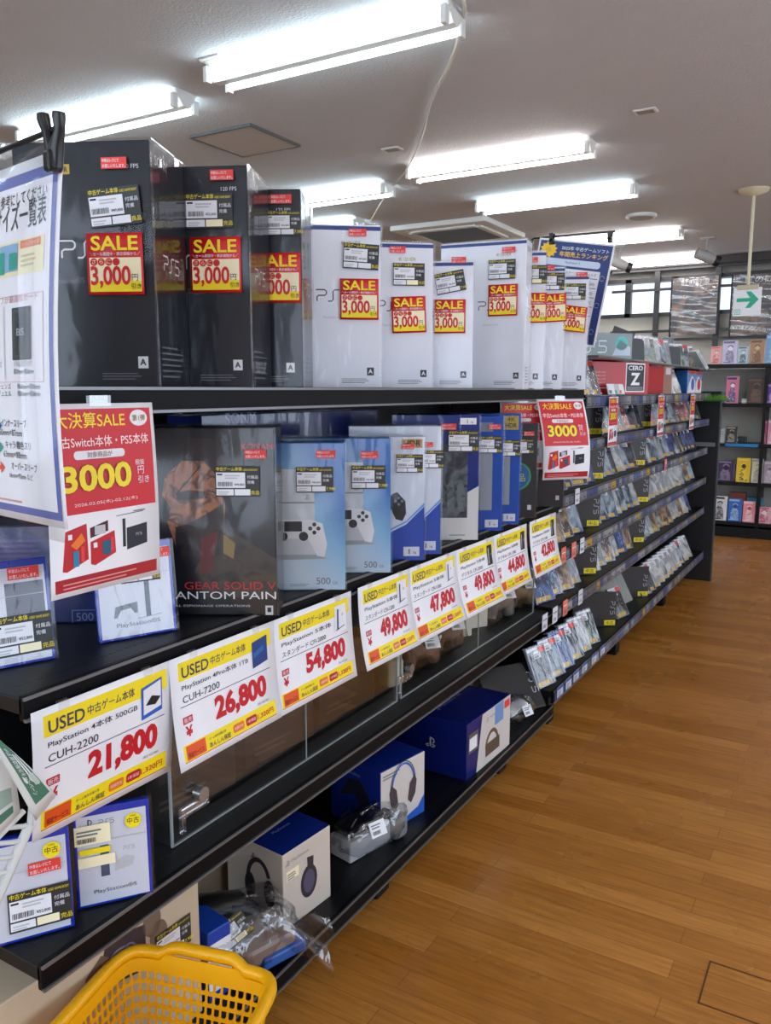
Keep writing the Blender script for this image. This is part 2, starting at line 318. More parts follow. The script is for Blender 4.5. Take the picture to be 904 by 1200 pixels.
# fluorescent fixtures ------------------------------------------------
M_tube = {'cool': mat('tube_cool', (218, 240, 250), .3, emit=14, var=0), 'warm': mat('tube_white', (255, 250, 248), .3, emit=14, var=0)}
def fixture(x, y, kind, label):
    t = thing('fluorescent_light', label, 'ceiling light', (x, y, 2.95), 0, 'twin-tube ceiling fixtures')
    key = 'fx'+kind
    b = MB(); b.prism([(-.075, 0), (.075, 0), (.06, -.03), (.022, -.075), (-.022, -.075), (-.06, -.03)], -.625, .625, M_whitem, 'x')
    b.build('housing', t)
    for s in (-1, 1):
        MB().tube([(-.6, s*.075, -.07), (.6, s*.075, -.07)], .0155, M_tube[kind], 12).build('fluorescent_tube', t)
        for e in (-1, 1): MB().box((e*.612-.012, s*.075-.018, -.095), (e*.612+.012, s*.075+.018, -.025), M_whitem, .004).build('lamp_holder', t)
names = [(-2.155, 3.14, 'cool', 'cool white twin-tube fixture nearest the top edge, crossed by the hanging cable'),
 (-2.205, 5.145, 'warm', 'white twin-tube fixture above the white console boxes, right of the cable'),
 (-2.235, 6.34, 'cool', 'twin-tube fixture directly beyond and right of the air conditioner cassette'),
 (-2.28, 8.28, 'warm', 'short-looking twin-tube fixture beside the round ceiling disc'),
 (-2.32, 9.9, 'warm', 'farthest twin-tube fixture, just in front of the back wall'),
 (-3.75, 3.3, 'cool', 'twin-tube fixture at upper left above the size chart poster'),
 (-3.78, 5.4, 'cool', 'twin-tube fixture behind the dark console boxes, left of the cable'),
 (-4.63, 6.35, 'cool', 'small far twin-tube fixture peeking over the white boxes left of the cassette'),
 (-5.35, 3.3, 'cool', 'twin-tube fixture cut by the left edge above the black clip'),
 (.95, 3.1, 'warm', ''), (.95, 6.3, 'warm', ''), (.95, 8.3, 'warm', ''), (-2.15, .9, 'cool', ''), (.95, .9, 'warm', ''), (-2.15, -1.4, 'cool', ''), (.95, -1.4, 'warm', ''), (2.6, 5, 'warm', ''), (-3.8, .9, 'cool', '')]  # unseen fixtures added for light, continuing the rows beyond the frame
for i, (x, y, k, l) in enumerate(names):
    fixture(x, y, k, l or 'twin-tube fixture outside the picture, %s on the ceiling' % ('nine ten eleven twelve thirteen fourteen fifteen sixteen seventeen'.split()[i-9]))
def ceiling_bits():
    hm = ink((170, 168, 165)); a = MB()
    c = [onZ(x, y, 2.95) for x, y in ((225, 158), (295, 148), (352, 168), (285, 182))]; x0, x1 = c[0].x, c[2].x; y0, y1 = 3.86, 4.32
    x0 = (c[0].x+c[3].x)/2; x1 = (c[1].x+c[2].x)/2
    a.box((x0, y0, 2.938), (x1, y1, 2.9495), mat('hatch_panel', (200, 196, 192), .85)); 
    for bx in ((x0-.012, y0-.012, x1+.012, y0), (x0-.012, y1, x1+.012, y1+.012), (x0-.012, y0, x0, y1), (x1, y0, x1+.012, y1)): a.box((bx[0], bx[1], 2.934), (bx[2], bx[3], 2.9495), M_alu)
    tag(a.build('ceiling_hatch'), 'square flush ceiling access hatch with a thin metal edge at upper left', 'hatch')
    for (px, py), l in (((757, 129), 'small pale rectangular plate alone on the right half of the ceiling'), ((251, 69), 'small white rectangular plate beside the nearest light fixture'), ((460, 174), 'small pale ceiling plate left of the hanging cable')):
        p = onZ(px, py, 2.95); b = MB(); b.box((p.x-.06, p.y-.04, 2.94), (p.x+.06, p.y+.04, 2.9495), M_whitem, .003); b.box((p.x-.045, p.y-.028, 2.938), (p.x+.045, p.y+.028, 2.94), mat('plate_inner', (150, 142, 132), .6)); tag(b.build('ceiling_plate'), l, 'ceiling plate')
    p = onZ(752, 252, 2.95); b = MB(); b.tube([(p.x, p.y, 2.95), (p.x, p.y, 2.935), (p.x, p.y, 2.925)], [.13, .13, .115], M_whitem, 32); b.tube([(p.x, p.y, 2.926), (p.x, p.y, 2.922)], .1, mat('speaker_mesh', (160, 156, 152), .8), 32); tag(b.build('ceiling_speaker'), 'round flat ceiling speaker disc right of the lights', 'speaker')
    # air conditioner cassette
    cx, cy = -3.5, 7.3; t = thing('air_conditioner', 'square white ceiling air conditioner cassette with grey grille', 'air conditioner', (cx, cy, 2.95))
    s = .48; b = MB()
    for A, B in (((-s, -s), (s, -s+.1)), ((-s, s-.1), (s, s)), ((-s, -s+.1), (-s+.1, s-.1)), ((s-.1, -s+.1), (s, s-.1))): b.box((A[0], A[1], -.045), (B[0], B[1], -.0005), M_whitem, .006)
    b.build('panel', t)
    g = MB(); g.box((-s+.17, -s+.17, -.05), (s-.17, s-.17, -.01), mat('ac_grille', (120, 118, 115), .6))
    for i in range(14): y = -s+.19+i*(2*s-.38)/13; g.box((-s+.17, y-.006, -.058), (s-.17, y+.006, -.05), M_greyP)
    g.build('grille', t)
    for dx, dy, w, h in ((0, -s+.135, s-.16, .03), (0, s-.135, s-.16, .03), (-s+.135, 0, .03, s-.16), (s-.135, 0, .03, s-.16)):
        MB().box((dx-w, dy-h, -.06), (dx+w, dy+h, -.03), M_whitem, .004).build('louvre', t)
    # hanging cable
    pts = []; ctl = [(545, -6, 3.12), (541, 22, 3.3), (528, 52, 3.6), (505, 82, 4.0), (497, 110, 4.4), (487, 145, 4.8), (474, 185, 5.2), (455, 222, 5.6), (435, 258, 6.0)]
    P = []
    for x, y, Y in ctl: q = onY(x, y, Y); q.z = min(q.z, 2.93); P.append(q)
    for i in range(len(P)-1):
        p0, p1, p2, p3 = P[max(i-1, 0)], P[i], P[i+1], P[min(i+2, len(P)-1)]
        for k in range(6): t_ = k/6; pts.append(.5*((2*p1)+(p2-p0)*t_+(2*p0-5*p1+4*p2-p3)*t_**2+(3*p1-p0-3*p2+p3)*t_**3))
    pts.append(P[-1]); pts.insert(0, Vector((P[0].x, P[0].y-.02, 2.95)))
    tag(MB().tube(pts, .008, mat('cable_sheath', (205, 198, 182), .5)).build('hanging_cable'), 'loose cream cable hanging down from the ceiling in front of the nearest fixture', 'cable')
    # arrow sign
    Y = 7.0; c = onY(877, 266, Y); tx = onY(877, 338, Y).x; t = thing('hanging_arrow_sign', 'white hanging sign with a green right-pointing arrow on a cream pole', 'sign', (tx, Y, 2.95))
    cm = mat('cream_pole', (216, 208, 176), .5)
    MB().tube([(0, 0, 0), (0, 0, -.02), (0, 0, -.05)], [.11, .1, .015], cm, 24).build('ceiling_cup', t); MB().tube([(0, 0, -.05), (0, 0, -.7)], .012, cm, 10).build('pole', t)
    b = MB(); z0, z1 = 2.015-2.95, 2.228-2.95; b.box((-.1, -.006, z0), (.1, .006, z1), WHITE, .003); b.box((-.075, -.012, z1-.015), (.075, .01, z1+.02), mat('sign_clamp', (190, 180, 150), .5))
    P = Print(b, lambda u, v, o: (u, -.006-o, v)); zc = (z0+z1)/2+.015; gm = ink((20, 170, 130))
    P.poly([(-.075, zc-.014), (.02, zc-.014), (-.012, zc-.062), (.025, zc-.062), (.082, zc), (.025, zc+.062), (-.012, zc+.062), (.02, zc+.014), (-.075, zc+.014)], gm)
    P.frame(-.09, z0+.012, -.045, z0+.052, .004, gm); P.text('出', -.068, z0+.02, .026, gm, 2, 'c'); b.build('sign_board', t)
    for px, l in ((829, 'black and white spotlight under the ceiling at the right'), (727, 'black spotlight under the ceiling left of the other, above the window')):
        p = onY(px, 292, 8.9); t = thing('spotlight', l, 'spotlight', (p.x, 8.9, 2.95)); gm2 = mat('spot_grey', (150, 150, 150), .4)
        MB().box((-.07, -.04, -.02), (.07, .04, -.001), gm2, .004).build('base_plate', t); MB().tube([(0, 0, -.02), (0, 0, -.17)], .014, gm2).build('stem', t)
        b = MB(); b.tube([(-.09, -.05, -.15), (.0, 0, -.19), (.07, .03, -.22)], [.055, .055, .045], gm2, 16); b.tube([(.07, .03, -.22), (.11, .05, -.24)], [.05, .055], BLACK, 16); b.build('lamp_head', t)
    # two big film posters under clear plastic
    for (a, b_, c_, d), lab in (((786, 843, 323, 393), 'large film-style poster under wavy clear plastic at the back wall, left one'), ((856, 934, 318, 394), 'large dark film-style poster at the back wall behind the green arrow sign')):
        Y = 10.1; p0 = onY(a, d, Y); p1 = onY(b_, c_, Y); t = thing('wall_poster', lab, 'poster', (p0.x, Y, p0.z)); W, H = p1.x-p0.x, p1.z-p0.z
        m = art('poster_art', [(58, 56, 60), (120, 108, 104), (74, 78, 88), (150, 128, 118), (46, 46, 50)], 3, .4)
        b = MB(); b.box((0, 0, 0), (W, .01, H), m); b.box((-.02, -.004, -.02), (0, .014, H+.02), BLACK); b.box((W, -.004, -.02), (W+.02, .014, H+.02), BLACK)
        P = Print(b, lambda u, v, o: (u, -o, v), off=.001); P.text('紅の砂漠', W*.5, H*.86, .075, ink((220, 214, 206)), 1, 'c', W*.62)
        P.text('2026.3.20 FRI', W*.5, H*.06, .03, ink((220, 214, 206)), 1, 'c'); b.build('poster_sheet', t)
        b = MB(); b.grid(lambda i, j: (i*W, -.03+.008*math.sin(j*17+2*math.sin(i*4))+.004*math.sin(j*41+i*5), j*H), 10, 60, clear('poster_film', .1, bump=.2, bscale=5, rough=.12, graz=.3)); b.build('clear_film', t)
ceiling_bits()
# ------------------------------------------------------------------ gondolas
FX = -1.03          # front edge of the boards
def shelf(parent, y0, y1, z, depth=.42, lipz=.045, name='shelf', x=FX, rail=True, dots=False, label_strip=False):
    b = MB(); b.box((x-depth, y0, z-.025), (x-.004, y1, z), M_shelf, .002)
    if dots:
        dm = ink((3, 3, 4)); k = int((y1-y0)/.018)
        for i in range(k): y = y0+.03+i*.018; b.box((x-.062, y, z-.0002), (x-.057, y+.01, z+.0004), dm)
    s = b.build(name, parent)
    r = MB(); r.box((x-.012, y0, z-lipz), (x, y1, z+.004), M_rail, .002); r.box((x-.001, y0, z-.002), (x+.003, y1, z+.003), M_alu); r.box((x-.002, y0, z-lipz), (x+.004, y1, z-lipz+.005), M_alu)
    if label_strip:
        rr = random.Random(int(z*1000)); y = y0+.01; k = 0
        while y < y1-.05:
            w = rr.choice((.045, .06, .075)); c = rr.choice([ink((80, 92, 140)), ink((120, 122, 130)), ink((60, 72, 120)), ink((146, 148, 152)), ink((90, 92, 104)), ink((104, 108, 124))] if rr.random() < .95 else [ink((180, 146, 40))])
            w = min(w, y1-.01-y); r.box((x+.001, y, z-lipz+.008), (x+.006, y+w-.004, z-.004), c)
            r.box((x+.006, y+.004, z-lipz+.014), (x+.0068, y+w*.55, z-lipz+.02), DGREY)
            y += w; k += 1
    r.build('price_rail', s)
    return s
ZT, ZA, ZB, ZD = 1.452, 1.005, .575, .18
NY0, NY1, FY1 = .71, 3.08, 6.5
def gondolas():
    g = thing('display_shelving', 'near black steel gondola shelving holding used consoles and headphone boxes', 'shelving', (0, 0, 0))
    b = MB(); b.box((-1.56, NY0, .02), (-1.53, NY1, 1.45), M_shelf); b.build('back_panel', g)
    for y in (NY0, 1.88, NY1-.03): MB().box((-1.6, y, 0), (-1.5, y+.03, 1.46), M_shelf).build('upright', g)
    shelf(g, .80, 3.36, ZT, .44, .04, 'top_shelf'); shelf(g, NY0, NY1, ZA, .46, .035, dots=True); shelf(g, NY0, NY1, ZB, .46, .04, dots=True)
    d = shelf(g, NY0, NY1, ZD, .5, .04, 'base_deck', dots=True)
    for y in (1.0, 1.85, 2.75): MB().box((-1.3, y, 0), (-1.12, y+.07, .154), M_shelf, .004).build('foot', g)
    g2 = thing('display_shelving', 'far black gondola shelving with tiers of leaning game cases', 'shelving', (0, 0, 0))
    MB().box((-1.56, NY1+.01, .02), (-1.53, FY1, 1.62), M_shelf).build('back_panel', g2)
    for y in (NY1+.01, 4.25, 5.4, FY1-.04): MB().box((-1.6, y, 0), (-1.5, y+.03, 1.64), M_shelf).build('upright', g2)
    for z in (1.24, 1.03, .81, .585): shelf(g2, NY1+.01, 6.42, z, .4, .045, label_strip=True)
    shelf(g2, 3.38, 6.42, 1.425, .4, .05, label_strip=True)
    shelf(g2, NY1+.01, FY1, .235, .5, .05, 'base_deck', label_strip=True)
    for y in (3.3, 4.4, 5.6): MB().box((-1.3, y, 0), (-1.12, y+.07, .209), M_shelf, .004).build('foot', g2)
    # angled top tray
    t = MB(); t.box((-1.5, 3.55, 1.588), (-1.03, 6.5, 1.6), mat('smoky_tray', (92, 96, 98), .2), .003); t.build('top_tray', g2)
    b = MB()
    for y in (3.6, 4.8, 6.3): b.box((-1.5, y, 1.5), (-1.1, y+.02, 1.588), M_shelf)
    b.build('tray_bracket', g2)
    # end panel
    e = thing('end_panel', 'tall black end panel closing the far end of the gondola', 'panel', (-1.28, FY1+.06, 0))
    X1 = onY(846, 462, FY1+.06).x+1.28
    MB().box((-.32, -.02, 0), (X1, .02, 1.44), mat('end_board', (22, 22, 26), .45), .004).build('board', e)
    MB().box((X1-.004, -.025, 0), (X1+.006, .025, 1.44), mat('end_trim', (70, 72, 76), .4), .002).build('edge_trim', e)
    MB().box((-.2, -.024, 1.03), (X1-.02, -.02, 1.06), GREY).build('label_strip', e)
gondolas()
# ------------------------------------------------------------------ boxes
def carton(name, label, cat, xr, yr, z, rot, W, H, D, m, group=None, wrap=True, sc=1):
    """a retail box: front right lower corner at xr,yr; rot turns the front toward the aisle"""
    r = math.radians(rot); cx = xr-math.cos(r)*W*sc/2; cy = yr-math.sin(r)*W*sc/2
    t = thing(name, label, cat, (cx, cy, z), r, group); t.scale = (sc, sc, sc)
    b = MB(); b.box((-W/2, 0, 0), (W/2, D, H), m, .0025)
    if wrap:
        w = MB(); e = .004; w.box((-W/2-e, -e, 0.0005), (W/2+e, D+e, H+e), M_wrap, .004)
        # welded seams of the film stand proud at the corners
        w.box((W/2+e-.001, -e-.006, .002), (W/2+e+.0006, -e+.002, H), M_wrap); w.build('plastic_wrap', t)
    t['_w'] = W; t['_r'] = r
    return t, b
def uv(t, x, y):
    """picture point -> (u, v) on the front face of a carton"""
    M = Matrix.Translation(t.location) @ Matrix.Rotation(t['_r'], 4, 'Z') @ Matrix.Scale(t.scale.x, 4); o = t.location; n = (M.to_3x3() @ Vector((0, -1, 0))).normalized(); d = ray(x, y)
    k = (o-CE).dot(n)/d.dot(n); p = M.inverted() @ (CE+d*k); return p.x, p.z
def fin(t, b):
    o = b.build('box_body', t); del t['_w'], t['_r']; return o
M_dark = mat('black_carton', (17, 20, 30), .35, spec=.35); M_white = mat('white_carton', (230, 233, 242), .35); M_navyc = mat('navy_carton', (14, 28, 92), .3)
GPS = 'sale-stickered console boxes on the top shelf'
def ps5box(idx, xr, yr, rot, W, H, D, dark, lab, sale, price, notice, tilt=0, ps=None, curl=0, top_y=None, var=0, logo=None):
    t, b = carton('console_box', lab, 'console box', xr, yr, ZT, rot, W, H, D, M_dark if dark else M_white, GPS)
    P = Print(b, front(0)); c1 = ink((206, 208, 214)) if dark else ink((60, 62, 70)); lo, hi = -W/2, W/2
    if dark:
        hd = ink((196, 160, 40)); P.text('4K', lo+.035+.01, H-.043, .014, hd, 1, 'l', .02, .02); P.rect(lo+.045, H-.055, lo+.066, H-.047, hd); P.rect(lo+.072, H-.052, lo+.1, H-.036, hd); P.text('HDR', lo+.086, H-.049, .009, BLACK, 2, 'c', .022, .02)
        P.text('120 FPS', hi-.05, H-.045, .007, c1, 1, 'l')
    else:
        P.rect(lo, H-.014, hi, H-.004, ink((40, 62, 130))); P.text('4K 120 HDR', hi-.1, H-.05, .01, ink((170, 140, 50)), 1, 'l', .05)
    P.ps5((lo+hi)/2 if ps is None else ps, H*.54, .028, c1, 1)
    P.text('PlayStation\u00ae5 Digital Edition' if dark else 'PlayStation\u00ae5', (lo+hi)/2 if ps is None else ps, H*.43, .013 if dark else .009, ink((92, 95, 104)) if dark else LGREY, 1, 'c')
    P.rect(hi-.035, .035, hi-.017, .055, WHITE if dark else DGREY); P.text('A', hi-.026, .04, .011, BLACK if dark else WHITE, 2, 'c', bold=.03)
    P.lines(hi-.1, .016, hi-.015, .03, 3, ink((110, 112, 118)), 1, .35)
    Q = Print(b, side(W/2)); Q.text('SONY', .02, H-.035, .016, c1, 1, 'l'); Q.ps5(D*.5, H*.5, .025, c1, 1); Q.lines(.02, .02, D-.02, .08, 6, ink((110, 112, 118)), 1, .3)
    s = .0065
    for (kind, q) in (('notice_sticker', notice), ('price_label', price), ('sale_sticker', sale)):
        if q: u, v = uv(t, q[0], q[1]); sticker(kind, t, u, v, -s, q[2] if len(q) > 2 else 0, q[3] if len(q) > 3 else 1, curl if kind == 'sale_sticker' else 0, var if kind == 'price_label' else 0)
    fin(t, b); return t
def topshelf():
    X7 = onX(612, 457, -1.0)
    L = [(-1.063, 1.032, 25, .24, .408, .165, 1, 'nearest black console box on the top shelf, beside the size chart poster', (137, 310, 0), (136, 243, .09), (135, 192), 0, None),
     (-1.026, 1.235, 25, .24, .408, .165, 1, 'second black console box on the top shelf, yellow mark partly hidden', (254, 311, 0), (246, 248, 0), (261, 206), 0, None),
     (-1.049, 1.431, 28, .24, .408, .165, 1, 'third black console box on the top shelf, just before the white ones begin', (326, 326, 0), (333, 262, 0, .8), (330, 234), 0, None),
     (-1.102, 1.841, 38, .24, .408, .17, 0, 'nearest white console box, beside the last black one on the top shelf', (421, 351, 0), (423, 301, -.05), (419, 273), 0, None),
     (-1.104, 2.136, 38, .24, .408, .12, 0, 'second white console box, its sale sticker slightly tilted', (479, 369, .04), (479, 322, 0), (466, 293), 0, None),
     (-1.075, 2.345, 24, .2, .385, .08, 0, 'short white console box standing in front of a wider one, price label tilted', (527, 371, .0), (528, 331, .18), (538, 305), 0, None)]
    for i, (x, y, r, W, H, D, dk, lab, sale, pr, no, tl, ps) in enumerate(L): ps5box(i, x, y, r, W, H, D, dk, lab, sale, pr, no, var=i % 3)
    a = onZ(511, 285, ZT+.48); c = onZ(613, 278, ZT+.48)
    r7 = math.degrees(math.atan2(c.y-a.y, c.x-a.x))
    ps5box(7, -1.0, 2.59, max(r7, 8), .29, .48, .09, 0, 'widest and tallest white console box on the top shelf, whole logo showing', (590, 352, 0), (589, 316, 0), (597, 293), ps=.03)
    ps5box(8, -1.0, 2.775, 24, .24, .467, .13, 0, 'narrow view of a white console box behind the widest one', (624, 361, 0), (626, 322, 0), (623, 305), var=1)
    ps5box(9, -1.0, 2.976, 26, .24, .439, .15, 0, 'white console box second from the far end of the top shelf', (648, 361, .05), (647, 330, 0), (643, 314), var=2)
    ps5box(10, -1.0, 3.27, 26, .24, .443, .1, 0, 'last white console box at the far end, sale sticker curling off', (672, 374, -.12), (673, 342, 0), (682, 322), curl=1)
topshelf()
def shelfA():
    def A(px, py, rot, W, H, D, m, name, lab, cat='console box', group='boxes on the middle shelf', wrap=True, X=-.99):
        p = onX(px, py, X); return carton(name, lab, cat, X, p.y, ZA+.001, rot, W, H, D, m, group, wrap, .955)
    # dark game-edition box with a generic portrait
    t, b = A(325, 712, 30, .3, .39, .11, mat('night_carton', (20, 17, 20), .3), 'console_box', 'big black console box with a dim orange-lit face, nearest on the middle shelf'); W, H = .3, .39
    P = Print(b, front(0)); sk = art('skin_print', [(120, 74, 48), (166, 106, 70), (70, 40, 30), (190, 134, 94)], 22, .35); dk = art('hair_print', [(24, 18, 18), (44, 32, 30), (16, 14, 16)], 20, .35); wn = ink((90, 24, 24)); U = lambda x, y: uv(t, x, y)
    pl = lambda pts, m, l: P.poly([U(*p) for p in pts], m, l)
    pl([(193, 560), (205, 542), (230, 534), (256, 545), (263, 575), (264, 605), (258, 632), (240, 648), (222, 650), (206, 640), (200, 622), (196, 612), (200, 596), (190, 580)], sk, 1)
    pl([(188, 560), (200, 530), (222, 512), (250, 514), (268, 540), (272, 575), (262, 590), (256, 560), (240, 540), (214, 540), (200, 552)], dk, 2)
    pl([(206, 618), (224, 612), (246, 600), (262, 590), (262, 622), (252, 646), (232, 656), (214, 654), (206, 640)], dk, 2)
    pl([(206, 578), (222, 574), (240, 576), (238, 584), (220, 586), (208, 586)], ink((40, 26, 24)), 3); P.stroke([U(206, 580), U(236, 545)], .002, BLACK, 4)
    pl([(238, 648), (262, 618), (290, 634), (324, 655), (325, 700), (240, 700), (228, 670)], art('coat_print', [(30, 24, 22), (62, 50, 40), (22, 18, 18)], 18, .35), 1)
    pl([(262, 626), (276, 636), (274, 655), (262, 648)], ink((130, 108, 64)), 3); pl([(236, 630), (256, 622), (248, 670), (234, 672)], wn, 3)
    u, v = U(324, 527); P.text('KONAMI', u-.004, v-.0, .013, ink((190, 30, 34)), 2, 'r', .066, .0)
    u, v = U(316, 694); P.text('GEAR SOLID V', u+.014, v+.006, .016, ink((180, 20, 24)), 3, 'r', .19, 0); u, v = U(316, 702); P.text('PHANTOM PAIN', u+.014, v, .016, ink((214, 214, 214)), 4, 'r', .25); u, v = U(288, 711); P.text('TACTICAL ESPIONAGE OPERATIONS', u+.01, v, .0045, LGREY, 4, 'r', .2)
    u, v = U(316, 716); P.rect(u-.008, v-.008, u+.008, v+.012, LGREY, 4); P.rect(u-.004, v-.002, u+.004, v+.008, BLACK, 5)
    u, v = U(279, 564); sticker('price_label', t, u, v, -.0065, 0, 1.0, 0, 0); u, v = U(300, 532); sticker('notice_sticker', t, u, v, -.0065); fin(t, b)
    sky = bpy.data.materials.new('blue_fade_carton'); sky.use_nodes = True; nt = sky.node_tree; bs = nt.nodes['Principled BSDF']; bs.inputs['Roughness'].default_value = .25
    tc = nt.nodes.new('ShaderNodeTexCoord'); sp = nt.nodes.new('ShaderNodeSeparateXYZ'); ad = nt.nodes.new('ShaderNodeMath'); ad.operation = 'MULTIPLY_ADD'; ad.inputs[1].default_value = 1.4
    rp = nt.nodes.new('ShaderNodeValToRGB'); nt.links.new(tc.outputs['Object'], sp.inputs[0]); nt.links.new(sp.outputs['X'], ad.inputs[0]); nt.links.new(sp.outputs['Z'], ad.inputs[2]); nt.links.new(ad.outputs[0], rp.inputs[0]); nt.links.new(rp.outputs[0], bs.inputs['Base Color'])
    e = rp.color_ramp.elements; e[0].position = .1; e[0].color = lin((196, 212, 224)); e[1].position = .42; e[1].color = lin((30, 96, 170)); q = e.new(.28); q.color = lin((128, 176, 212))
    whitepad = art('controller_white', [(206, 208, 212), (222, 224, 228)], 4)
    def pad(P, u, v, s, m, k=ink((40, 42, 48))):
        P.poly([(u-s, v+.42*s), (u-.6*s, v+.55*s), (u+.6*s, v+.55*s), (u+s, v+.42*s), (u+1.15*s, v-.3*s), (u+1.05*s, v-.75*s), (u+.8*s, v-.7*s), (u+.5*s, v-.1*s), (u-.5*s, v-.1*s), (u-.8*s, v-.7*s), (u-1.05*s, v-.75*s), (u-1.15*s, v-.3*s)], m, 3)
        P.rect(u-.3*s, v+.15*s, u+.3*s, v+.5*s, k, 4)
        for q in (-1, 1):
            P.disc(u+q*.35*s, v-.02*s, .16*s, k, 4); 
            for a in range(4): P.disc(u+q*.72*s+.14*s*math.cos(a*PI/2), v+.25*s+.14*s*math.sin(a*PI/2), .07*s, k, 5)
    for px, py, lab, np_, pp in ((405, 694, 'white and blue console box with a white controller, beside the dark portrait box', (382, 532), (369, 562)), (458, 678, 'second white and blue console box showing the same white controller', (433, 533), (432, 559))):
        t, b = A(px, py, 33, .3, .345, .12, sky, 'console_box', lab); W, H = .3, .345; P = Print(b, front(0))
        con = art('console_white', [(176, 182, 190), (196, 202, 208)], 3); P.rect(-.14, .085, W/2-.07, .285, con, 1); P.rect(-.14, .206, W/2-.07, .209, GREY, 2); P.pslogo(W/2-.088, .214, .012, GREY, 2)
        P.poly([(-.15, .07), (W/2-.04, .075), (W/2-.06, .085), (-.15, .085)], ink((150, 158, 166)), 1)
        pad(P, W/2-.12, .13, .068, whitepad); P.text('500', W/2-.035, .014, .016, ink((80, 96, 112)), 2, 'r', bold=-.005); P.text('GB', W/2-.03, .014, .007, GREY, 2, 'l'); P.lines(W/2-.13, .01, W/2-.075, .018, 2, GREY, 2, .3)
        u, v = uv(t, *pp); sticker('price_label', t, u, v, -.0065, 0, .95, 0, 2); u, v = uv(t, *np_); sticker('notice_sticker', t, u, v, -.0065); fin(t, b)
    # HDR box, blue wave
    def onetb(P, W, u=-.035, v=.018): P.rect(W/2+u-.022, v-.006, W/2+u+.022, v+.02, ink((200, 208, 220)), 3); P.text('1', W/2+u-.006, v, .014, BLACK, 4, 'c', bold=.02); P.text('TB', W/2+u+.008, v, .006, BLACK, 4, 'c')
    M_pro = mat('pale_wave_carton', (206, 214, 226), .25)
    for px, py, lab, full, Hh in ((497, 662, 'slim white box with a blue wave and a black controller below a gold HDR mark', 1, .34), (516, 650, 'white box with a blue base tucked behind the HDR box', 0, .365)):
        t, b = A(px, py, 33, .26, Hh, .07 if full else .1, M_pro, 'console_box', lab); W = .26; P = Print(b, front(0)); bl = ink((16, 66, 164))
        P.poly([(-W/2, 0), (W/2, 0), (W/2, .15), (W/2-.05, .10), (W/2-.1, .075), (-W/2, .05)], bl, 1); P.poly([(W/2, .16), (W/2-.05, .11), (W/2-.1, .085), (-W/2, .06), (-W/2, .055), (W/2-.1, .08), (W/2-.05, .105), (W/2, .152)], ink((90, 150, 214)), 2)
        if full:
            P.rect(W/2-.062, Hh-.03, W/2-.006, Hh-.006, ink((168, 130, 48)), 1); P.text('HDR', W/2-.034, Hh-.025, .015, BLACK, 2, 'c', .046, .02)
            bk = ink((24, 26, 32)); P.poly([(W/2-.12, .17), (W/2-.075, .19), (W/2-.052, .165), (W/2-.05, .13), (W/2-.06, .11), (W/2-.078, .115), (W/2-.09, .14), (W/2-.12, .15)], bk, 3)
            for a in range(4): P.disc(W/2-.07+.009*math.cos(a*PI/2), .165+.009*math.sin(a*PI/2), .004, GREY, 4)
        onetb(P, W); 
        for kd, q in (('notice_sticker', (500 if not full else 478, 521 if not full else 523)), ('price_label', (505 if not full else 480, 538 if not full else 543))): u, v = uv(t, *q); sticker(kd, t, min(u, W/2-.025), v, -.0065, 0, .8)
        fin(t, b)
    # statue artwork box
    t, b = A(560, 645, 33, .27, .39, .1, mat('deep_blue_carton', (16, 40, 120), .25), 'console_box', 'tall dark blue console box with grey rocky artwork and a white corner band'); W, H = .27, .39; P = Print(b, front(0))
    P.poly([(-W/2, 0), (W/2, 0), (W/2, .17), (W/2-.035, .15), (W/2-.035, .07), (-W/2, .07)], ink((206, 208, 206)), 1)
    P.rect(-W/2, .07, W/2-.035, .3, art('rock_print', [(20, 22, 34), (52, 54, 66), (96, 104, 112), (30, 32, 44)], 20, .3), 1)
    for k in range(4): x = W/2-.16+k*.032; P.poly([(x, .09), (x+.02, .09), (x+.022, .15), (x+.012, .19), (x-.004, .17)], art('statue_print', [(60, 76, 84), (104, 116, 120), (44, 50, 60)], 30), 2)
    P.rect(W/2-.06, H-.03, W/2-.01, H-.01, WHITE, 1); P.text('1', W/2-.038, H-.027, .013, BLACK, 2, 'c'); P.text('TB', W/2-.025, H-.027, .006, BLACK, 2, 'c'); P.lines(W/2-.09, .014, W/2-.02, .02, 1, GREY, 2)
    for kd, q in (('notice_sticker', (526, 500)), ('price_label', (543, 517))): u, v = uv(t, *q); sticker(kd, t, u, v, -.0065, 0, 1.05)
    fin(t, b)
    # two blue and grey slab boxes
    for px, py, lab, Hh in ((588, 627, 'blue console box with a plain grey face panel, nearer of the two', .38), (608, 617, 'blue console box with a grey face panel and yellow HDR mark, farther of the two', .385)):
        t, b = A(px, py, 33, .24, Hh, .07, mat('bright_blue_carton', (22, 76, 168), .25), 'console_box', lab); W = .24; P = Print(b, front(0))
        P.rect(-W/2, .07, W/2-.035, Hh-.1, ink((138, 146, 156)), 1); P.rect(-W/2, Hh-.05, W/2-.035, Hh-.02, ink((120, 130, 150)), 1); onetb(P, W)
        if px > 600: P.rect(W/2-.06, Hh-.055, W/2-.008, Hh-.008, ink((172, 150, 50)), 2); P.text('HDR', W/2-.034, Hh-.048, .015, BLACK, 3, 'c', .04, .02); P.text('4K', W/2-.034, Hh-.026, .013, BLACK, 3, 'c', .03)
        for kd, q in ((('notice_sticker', (580, 500)), ('price_label', (574, 521))) if px < 600 else (('price_label', (596, 525)),)): u, v = uv(t, *q); sticker(kd, t, min(u, W/2-.03), v, -.0065, 0, .9)
        fin(t, b)
